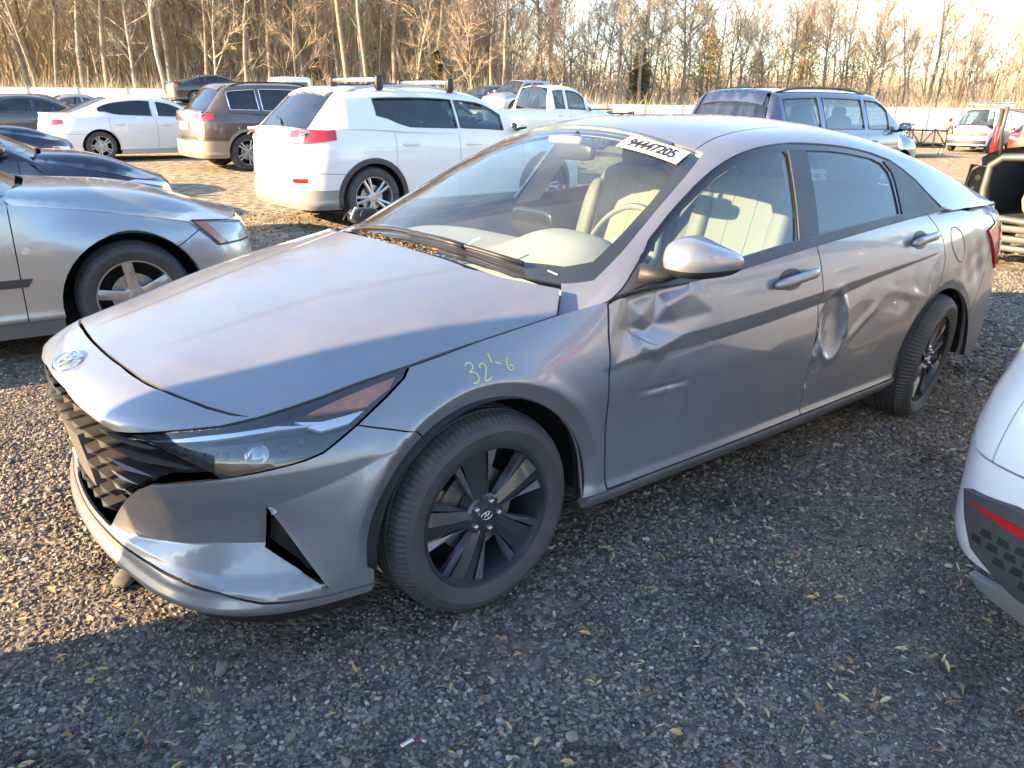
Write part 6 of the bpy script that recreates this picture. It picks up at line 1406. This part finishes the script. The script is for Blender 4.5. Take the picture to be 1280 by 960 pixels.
# loose gravel
def stone_mesh(k):
    r = np.random.default_rng(50+k); bm = bmesh.new(); bmesh.ops.create_icosphere(bm, subdivisions=1 if k < 4 else 2, radius=.5)
    s = r.uniform(.65, 1.25, 3)*[1, .85, .62]
    for v in bm.verts:
        n_ = v.co.normalized(); d = 1+.22*math.sin(3*n_.x+k)*math.cos(4*n_.y+k*2)+r.uniform(-.14, .14)
        v.co = Vector((n_.x*.5*s[0]*d, n_.y*.5*s[1]*d, n_.z*.5*s[2]*d))
    m = bpy.data.meshes.new('stone'); bm.to_mesh(m); bm.free(); m.materials.append(MAT_STONE)
    m.polygons.foreach_set('use_smooth', np.full(len(m.polygons), k >= 4)); return m
MAT_STONE = bpy.data.materials.new('gravel_stone'); MAT_STONE.use_nodes = True
def _stone():
    N, L = nodes(MAT_STONE); p = N['Principled BSDF']; p.inputs['Roughness'].default_value = .85; p.inputs['Specular IOR Level'].default_value = .3
    oi = N.new('ShaderNodeObjectInfo'); r = N.new('ShaderNodeValToRGB'); r.color_ramp.interpolation = 'LINEAR'; e = r.color_ramp.elements
    e[0].position = 0; e[0].color = (.060,.055,.050,1); e[1].position = 1; e[1].color = (.46,.43,.37,1)
    for q, c in ((.30,(.102,.095,.085)), (.56,(.162,.15,.132)), (.74,(.215,.19,.155)), (.84,(.18,.135,.092)), (.92,(.28,.24,.185)), (.975,(.32,.29,.235))): x = e.new(q); x.color = (*c, 1)
    L.new(oi.outputs['Random'], r.inputs['Fac'])
    # oily, damp patches darken whole areas of stones
    ge = N.new('ShaderNodeNewGeometry'); dn = N.new('ShaderNodeTexNoise'); dn.inputs['Scale'].default_value = 1.9; dn.inputs['Detail'].default_value = 5; dn.inputs['Roughness'].default_value = .62; L.new(ge.outputs['Position'], dn.inputs['Vector'])
    dm = N.new('ShaderNodeMapRange'); dm.inputs['From Min'].default_value = .52; dm.inputs['From Max'].default_value = .66; dm.inputs['To Min'].default_value = 1.08; dm.inputs['To Max'].default_value = .42; L.new(dn.outputs['Fac'], dm.inputs['Value'])
    tc = N.new('ShaderNodeTexCoord'); n = N.new('ShaderNodeTexNoise'); n.inputs['Scale'].default_value = 5; n.inputs['Detail'].default_value = 4; L.new(tc.outputs['Object'], n.inputs['Vector'])
    mr = N.new('ShaderNodeMapRange'); mr.inputs['To Min'].default_value = .65; mr.inputs['To Max'].default_value = 1.35; L.new(n.outputs['Fac'], mr.inputs['Value']); dx = N.new('ShaderNodeMath'); dx.operation = 'MULTIPLY'; L.new(mr.outputs[0], dx.inputs[0]); L.new(dm.outputs[0], dx.inputs[1]); mr = dx
    mx = N.new('ShaderNodeMix'); mx.data_type = 'RGBA'; mx.blend_type = 'MULTIPLY'; mx.inputs[0].default_value = 1; L.new(r.outputs[0], mx.inputs[6]); L.new(mr.outputs[0], mx.inputs[7]); L.new(mx.outputs[2], p.inputs['Base Color'])
_stone()
def scatter(name, pts, rot, scl, idx, n_var, kindlab):
    src = bpy.data.collections.new(name+'_kinds')
    for k in range(n_var):
        src.objects.link(bpy.data.objects.new('stone', stone_mesh(k)))
    me = bpy.data.meshes.new(name); me.vertices.add(len(pts)); me.vertices.foreach_set('co', np.asarray(pts, np.float32).ravel())
    a = me.attributes.new('rot', 'FLOAT_VECTOR', 'POINT'); a.data.foreach_set('vector', np.asarray(rot, np.float32).ravel())
    a = me.attributes.new('scl', 'FLOAT', 'POINT'); a.data.foreach_set('value', np.asarray(scl, np.float32))
    a = me.attributes.new('idx', 'INT', 'POINT'); a.data.foreach_set('value', np.asarray(idx, np.int32))
    o = link(bpy.data.objects.new(name, me))
    g = bpy.data.node_groups.new(name, 'GeometryNodeTree'); g.interface.new_socket('Geometry', in_out='INPUT', socket_type='NodeSocketGeometry'); g.interface.new_socket('Geometry', in_out='OUTPUT', socket_type='NodeSocketGeometry')
    N, L = g.nodes, g.links; i = N.new('NodeGroupInput'); ou = N.new('NodeGroupOutput'); ip = N.new('GeometryNodeInstanceOnPoints'); ci = N.new('GeometryNodeCollectionInfo')
    ci.inputs['Collection'].default_value = src; ci.inputs['Separate Children'].default_value = True; ci.inputs['Reset Children'].default_value = True
    def attr(nm, ty):
        q = N.new('GeometryNodeInputNamedAttribute'); q.data_type = ty; q.inputs['Name'].default_value = nm; return q.outputs['Attribute']
    L.new(i.outputs[0], ip.inputs['Points']); L.new(ci.outputs[0], ip.inputs['Instance']); ip.inputs['Pick Instance'].default_value = True
    L.new(attr('idx', 'INT'), ip.inputs['Instance Index']); L.new(attr('rot', 'FLOAT_VECTOR'), ip.inputs['Rotation']); L.new(attr('scl', 'FLOAT'), ip.inputs['Scale']); L.new(ip.outputs[0], ou.inputs[0])
    md = o.modifiers.new('scatter', 'NODES'); md.node_group = g
    tag(o, kindlab, 'gravel', kind='stuff'); return o
def gravel(rng, d0, d1, dens, lo, hi, ncap=10**6):
    half = .74; area = half*(d1**2-d0**2)+1.6*(d1-d0); n = min(int(area*dens), ncap)
    d = np.sqrt(rng.uniform(d0**2, d1**2, n*2)); lat = rng.uniform(-1, 1, n*2)*(half*d+.8); n_ = len(d)
    k = rng.random(n_) < (half*d+.8)/(half*d1+.8)*1.0 if False else np.ones(n_, bool)
    P = CXY+d[:, None]*FWD+lat[:, None]*RGT; P = P[k][:n]
    keep = ~((np.abs(P[:, 1]) < .62) & (P[:, 0] < .55) & (P[:, 0] > -3.5)) & ~((P[:, 1] > 2.3) & (P[:, 0] < -1.2) & (P[:, 0] > -5)) & ~((P[:, 1] < -2.6) & (P[:, 1] > -4.1) & (P[:, 0] > -.7))
    P = P[keep]; s = np.exp(rng.uniform(np.log(lo), np.log(hi), len(P))); return P, s
g_r = np.random.default_rng(3); PP, SS = [], []
for a in ((.7,2.4,11500,.007,.018), (2.4,4.2,6200,.009,.021), (4.2,7.5,1900,.014,.030), (7.5,11,120,.02,.040), (1.0,7,60,.022,.036)):
    p_, s_ = gravel(g_r, *a); PP.append(p_); SS.append(s_)
PP = np.concatenate(PP); SS = np.concatenate(SS)
# thinner, finer, darker-looking patches where wheels have scoured the gravel
tex = np.sin(PP[:, 0]*2.1+1.3*np.sin(PP[:, 1]*1.7))*np.sin(PP[:, 1]*2.9+.8*np.sin(PP[:, 0]*2.3)); SS = SS*(1-.22*np.clip(tex, -1, 1))
thin = np.sin(PP[:, 0]*1.25+1.1*np.sin(PP[:, 1]*1.9+.4))+np.sin(PP[:, 1]*2.3+1.4*np.sin(PP[:, 0]*1.1))+.5*np.sin(PP[:, 0]*5.3-PP[:, 1]*4.1)
kp = g_r.random(len(PP)) > .62*sstep(.7, 1.7, thin); PP, SS = PP[kp], SS[kp]
Z = gz(PP[:, 0], PP[:, 1])+SS*g_r.uniform(-.05, .25, len(SS))
scatter('gravel', np.c_[PP, Z], g_r.uniform(-1, 1, (len(SS), 3))*[.6, .6, 3.14], SS, g_r.integers(0, 7, len(SS)), 7, 'loose grey gravel covering the lot around the grey sedan')
# leaves, chips and scraps on the gravel
lm = [M_('leaf_tan', (.42,.26,.11), .85, var=.3), M_('leaf_straw', (.46,.34,.17), .85, var=.25), M_('leaf_brown', (.26,.14,.06), .85, var=.3), M_('chip_pale', (.48,.37,.22), .85)]
def leaf_pt(r):
    while True:
        d = r.uniform(.85, 6.5)**1.0 if r.random() < .6 else math.sqrt(r.uniform(.9, 49)); p = CXY+FWD*d+RGT*r.uniform(-1, 1)*(.72*d+.4)
        if not (abs(p[1]) < .85 and -3.6 < p[0] < .8): return (p[0], p[1], float(gz(p[0], p[1]))+.020+.008*r.random())
tag(leaf_blob(2600, leaf_pt, .030, lm, 'fallen_leaves', seed=5), 'dry tan leaves and chips scattered on the gravel', 'leaves', kind='stuff')
# paper scrap with red print
p = np.array(at(1.52,-.225)); 
t = np.linspace(-1, 1, 7); Vp = np.array([[x*.030, y*.011+.004*x*x, .030+.010*math.cos(x*2.2)-.006*y] for y in (-1, 1) for x in t]); a = R(-25); rm_ = np.array([[math.cos(a), -math.sin(a), 0], [math.sin(a), math.cos(a), 0], [0, 0, 1]])
rot_cam = math.atan2(RGT[1], RGT[0]); rc = np.array([[math.cos(rot_cam+.3), -math.sin(rot_cam+.3), 0], [math.sin(rot_cam+.3), math.cos(rot_cam+.3), 0], [0, 0, 1]])
po = mesh('paper_scrap', Vp@rc.T+p, [[i, i+1, i+8, i+7] for i in range(6)], [M_('paper_white', (.75,.74,.72), .6), M_('paper_red', (.35,.04,.05), .6)], smooth=True, fm=[0,0,0,1,1,0]); po.modifiers.new('thickness', 'SOLIDIFY').thickness = .001
tag(po, 'curled white paper scrap with red print on the gravel', 'paper')
for nm, lab, dl, s in (('stone', 'large pale stone on the sunlit gravel before the grille', (2.22,-1.23), .085), ('stone', 'rounded tan stone lying by the front lip of the grey sedan', (1.80,-.78), .05)):
    o_ = link(bpy.data.objects.new(nm, stone_mesh(5 if s > .06 else 6))); o_.location = at(*dl, s*.22); o_.scale = (s, s, s); o_.rotation_euler = (.1, .2, .7); tag(o_, lab, 'stone')
# fence
def fence(name, label, A, B, h, pw, mat):
    A = np.array(A[:2]); B = np.array(B[:2]); L_ = np.linalg.norm(B-A); n_ = int(L_/pw); u = (B-A)/L_; an = math.atan2(u[1], u[0])
    root = thing(name, label, 'fence', (float(A[0]), float(A[1]), -.85 if h > 1.95 else 0), an)
    v, f = [], []
    zs = np.linspace(.06, h, 7); prof = []
    for i in range(6): prof += [(0, zs[i]), (.03, zs[i]+.03), (.03, zs[i+1]-.03)]
    prof += [(0, h)]
    pv = np.array([(x, y, z) for x in (0.02, pw-.02) for y, z in prof]); k = len(prof); pf = [[i, i+1, k+i+1, k+i] for i in range(k-1)]
    pm = None; px_ = None
    for i in range(n_):
        if pm is None:
            o = mesh('fence_panel', pv, pf, mat, root, smooth=False); pm = o.data; v2, f2 = box_vf((0, .03, h/2+.03), (.09, .09, h+.06)); o2 = mesh('fence_post', v2, f2, MAT['steel'], root, smooth=False); px_ = o2.data
        else:
            o = link(bpy.data.objects.new('fence_panel', pm), root); o2 = link(bpy.data.objects.new('fence_post', px_), root)
        o.location = (i*pw, 0, random.uniform(-.02, .02)); o2.location = (i*pw, 0, 0)
    return root
fm_ = M_('fence_white', (.66,.65,.62), .6, var=.12, vscale=.6)
fence('fence', 'tall pale panel fence in front of the woods at the far left', at(52,-46), at(60,-4), 1.85, 3.0, fm_)
fence('fence', 'long low white fence below the woods behind the minivan', at(64,4), at(74,62), 1.98, 3.0, M_('fence_bright', (.80,.79,.76), .6, var=.08, vscale=.6))
# ---------- trees ----------
bark = [M_('bark_tan', (.25,.20,.15), .9, var=.35, vscale=3), M_('bark_grey', (.23,.20,.165), .9, var=.3, vscale=3), M_('bark_pale', (.38,.34,.28), .85, var=.35, vscale=1.5)]
twig = [M_('twig_tan', (.44,.35,.25), .9, var=.3, vscale=.5), M_('twig_red', (.41,.30,.20), .9, var=.3, vscale=.5), M_('twig_straw', (.50,.42,.29), .9, var=.3, vscale=.5)]
def bare_tree(seed, H, r0, nb, lean=.05, low=.28):
    r = np.random.default_rng(seed); W_, TW = [], []
    def curve(p, d, L, n, wob, up):
        pts = [p]; d = d/np.linalg.norm(d)
        for i in range(n):
            d = d+r.normal(0, wob, 3)+np.array([0, 0, up]); d = d/np.linalg.norm(d); pts.append(pts[-1]+d*L/n)
        return np.array(pts)
    trunk = curve(np.zeros(3)-[0, 0, .3], np.array([r.normal(0, lean), r.normal(0, lean), 1]), H, 12, .045, .03)
    W_.append(tube(trunk, np.linspace(r0, r0*.12, 13), 7))
    tips = []
    for i in range(nb):
        t = low+(1-low)*(i+r.random())/nb; k = t*12; j = min(int(k), 11); p = trunk[j]+(trunk[j+1]-trunk[j])*(k-j)
        a = r.uniform(0, 6.28); el = r.uniform(.45, 1.0); L = H*(.14+.26*(1-t))*r.uniform(.7, 1.25)
        b = curve(p, np.array([math.cos(a)*math.cos(el), math.sin(a)*math.cos(el), math.sin(el)]), L, 6, .13, .07)
        rb = r0*(1-t)*.42+.018; W_.append(tube(b, np.linspace(rb, .014, 7), 5)); tips.append((b, L))
        for q in range(3):
            j2 = r.integers(1, 6); a2 = r.normal(0, 1, 3); dd = (b[j2]-b[j2-1]); dd = dd/np.linalg.norm(dd)+a2*.55
            b2 = curve(b[j2], dd, L*r.uniform(.35, .6), 4, .16, .06); W_.append(tube(b2, np.linspace(rb*.5, .010, 5), 4)); tips.append((b2, L*.5))
    V, F = [], []
    for b, L in tips:
        for q in range(15):
            k = r.uniform(.25, 1)*(len(b)-1); j = min(int(k), len(b)-2); p = b[j]+(b[j+1]-b[j])*(k-j); d = b[j+1]-b[j]; d = d/np.linalg.norm(d)+r.normal(0, .55, 3)+[0, 0, .25]; d /= np.linalg.norm(d)
            l = r.uniform(.5, 1.5); s = np.cross(d, r.normal(0, 1, 3)); s /= np.linalg.norm(s); w = r.uniform(.007, .016); n0 = len(V)
            mid = p+d*l*.5+r.normal(0, .06, 3); end = p+d*l+r.normal(0, .12, 3)
            V += [p+s*w, p-s*w, mid+s*w*.7, mid-s*w*.7, end]; F += [[n0, n0+1, n0+3, n0+2], [n0+2, n0+3, n0+4]]
            for z in range(2):
                d2 = d+r.normal(0, .6, 3); e2 = mid+d2/np.linalg.norm(d2)*l*.6; n1 = len(V); V += [mid+s*w*.6, mid-s*w*.6, e2]; F += [[n1, n1+1, n1+2]]
    return join(W_), (np.array(V), F)
TREES = []
for k in range(8):
    (wv, wf), (tv, tf) = bare_tree(100+k, [17,20,15,18,14,19,16,21][k], [.17,.20,.13,.15,.11,.19,.14,.22][k], [20,24,18,22,17,22,26,20][k], .06, [.25,.35,.2,.3,.15,.4,.22,.45][k])
    a = mesh('trunk', wv, wf, None); b = mesh('crown', tv, tf, None, smooth=False); TREES.append((a.data, b.data)); bpy.data.objects.remove(a); bpy.data.objects.remove(b)
tdata = {}
def tree_kind(k, bm_, tm_):
    if (k, bm_, tm_) not in tdata:
        a, b = TREES[k][0].copy(), TREES[k][1].copy(); a.materials.append(bark[bm_]); b.materials.append(twig[tm_]); tdata[(k, bm_, tm_)] = (a, b)
    return tdata[(k, bm_, tm_)]
TK = ['mid-sized', 'tall', 'slender', 'tall slim', 'thin young', 'high-crowned', 'bushy', 'stout tall']
TB = ['brown', 'grey', 'pale-barked']
tr = np.random.default_rng(21)
def put_tree(d, lat, k, bm_, tm_, s):
    a, b = tree_kind(k, bm_, tm_); o = thing('bare_tree', '%s bare %s tree %s the %s fence' % (TK[k], TB[bm_], 'at the wood edge behind' if d < 84+20*max(0, lat/d/.78) else 'deep in the wood beyond', 'tall pale' if lat < 2 else 'low white'), 'tree', atg(d, lat), tr.uniform(0, 6.28), 'bare trees of the woods'); o.scale = (s*tr.uniform(.9, 1.2), s*tr.uniform(.9, 1.2), s)
    link(bpy.data.objects.new('trunk', a), o); link(bpy.data.objects.new('crown', b), o)
nT = 0
for i in range(150):
    lat_f = -1.0+2.0*(i+tr.random())/150      # -1 left .. 1 right across the view
    base = 57+13*max(0, lat_f)+ (0 if lat_f < 0 else 26*lat_f); d = base+abs(tr.normal(0, 9))+4
    lat = lat_f*d*.78
    s = tr.uniform(.70, 1.05)*(1.0 if lat_f < -.1 else .80)
    put_tree(d, lat, int(tr.integers(8)), int(tr.choice([0, 1, 2], p=[.5, .35, .15])), int(tr.choice(3, p=[.45, .25, .3])), s)
for i in range(130):
    lat_f = -1.0+2.0*(i+tr.random())/130; d = 84+20*max(0, lat_f)+abs(tr.normal(0, 14)); put_tree(d, lat_f*d*.78, int(tr.integers(8)), int(tr.choice([0, 1])), int(tr.integers(3)), tr.uniform(.75, 1.1)*(1.05 if lat_f < -.1 else .74))
# cedars
leafm = [M_('cedar_green', (.085,.085,.03), .8, var=.35, vscale=2), M_('cedar_olive', (.22,.19,.06), .8, var=.3, vscale=2)]
def cedar(seed, H, wdt, mat):
    r = np.random.default_rng(seed); V, F = [], []
    for i in range(4600):
        t = r.random()**.8; rad = wdt*(1-t)**.75*(.45+.55*abs(math.sin(t*23+r.normal(0, .4))))*math.sqrt(r.random()); a = r.uniform(0, 6.28)
        p = np.array([rad*math.cos(a), rad*math.sin(a), .6+t*(H-.6)-rad*.15]); d = r.normal(0, 1, 3)+[math.cos(a), math.sin(a), .7]; d /= np.linalg.norm(d); s = np.cross(d, r.normal(0, 1, 3)); s /= np.linalg.norm(s); l = r.uniform(.16, .38); w = l*.16; n0 = len(V)
        V += [p, p+d*l*.5+s*w, p+d*l, p+d*l*.5-s*w]; F.append([n0, n0+1, n0+2, n0+3])
    c = mesh('crown', np.array(V), F, mat, None, smooth=False); tv, tf = tube([(0,0,-.3),(0.05,0,H*.5),(0,.03,H*.95)], [.16,.10,.02], 7); t_ = mesh('trunk', tv, tf, bark[0]); a, b = t_.data, c.data; bpy.data.objects.remove(c); bpy.data.objects.remove(t_); return a, b
CED = [cedar(1, 7, 1.6, leafm[0]), cedar(2, 10, 4.2, leafm[1]), cedar(3, 8.5, 3.6, leafm[1])]
for d, lx, k, s, lab in ((70,790,0,.95,'dark green cedar in front of the bare woods'), (86,872,2,1.05,'olive green cedar left of a taller one behind the minivan'), (92,985,1,1.05,'tall olive green cedar above the minivan roof'), (95,1045,1,.85,'olive green cedar right of the tallest one'),
                         (66,545,0,.7,'small dark cedar among grey trunks behind the white SUV'), (64,400,0,.6,'low dark cedar among trunks above the brown SUV'), (98,930,2,.9,'olive green cedar between two larger ones')):
    o = thing('cedar_tree', lab, 'tree', atg(d, (lx-640)/1007*d*.97), tr.uniform(0, 6)); o.scale = (s, s, s)
    link(bpy.data.objects.new('trunk', CED[k][0]), o); link(bpy.data.objects.new('crown', CED[k][1]), o)
# undergrowth and the mass of far woods
def brush(seed, n, dr, hr, mat, name, label, back=False, rng_=(-1, 1)):
    r = np.random.default_rng(seed); V, F = [], []
    for i in range(n):
        lf_ = r.uniform(*rng_); d = dr[0]+(dr[1]-dr[0])*r.random()+ (22*max(0, lf_)); p = np.array(atg(d, lf_*d*.8)); h = r.uniform(*hr)*(1.7 if back and lf_ < .0 else 1); dd = np.array([r.normal(0, .28), r.normal(0, .28), 1]); w = r.uniform(.010, .028)*(2.0 if back else 1); s = np.array([r.normal(), r.normal(), 0]); s /= np.linalg.norm(s)
        n0 = len(V); e = p+dd*h; m_ = p+dd*h*.55+r.normal(0, .08, 3); V += [p+s*w, p-s*w, m_+s*w*.7, m_-s*w*.7, e]; F += [[n0, n0+1, n0+3, n0+2], [n0+2, n0+3, n0+4]]
        for q in range(3):
            e2 = m_+np.array([r.normal(0, .5), r.normal(0, .5), r.uniform(.1, .7)])*h*.4; n1 = len(V); V += [m_+s*w*.5, m_-s*w*.5, e2]; F += [[n1, n1+1, n1+2]]
    tag(mesh(name, np.array(V), F, mat, smooth=False), label, 'bushes', kind='stuff')
brush(5, 9000, (58, 68), (.8, 3.2), twig[2], 'undergrowth', 'straw coloured undergrowth between fence and woods')
brush(6, 9000, (68, 100), (1.5, 6.0), twig[0], 'undergrowth', 'brown brush and saplings inside the woods')
brush(7, 15000, (105, 150), (4, 10), twig[1], 'far_woods', 'distant mass of bare woods', True)
brush(8, 8000, (72, 104), (4, 11), twig[2], 'undergrowth', 'tangled tan saplings filling the woods behind the tall pale fence', True, (-1, -.02))
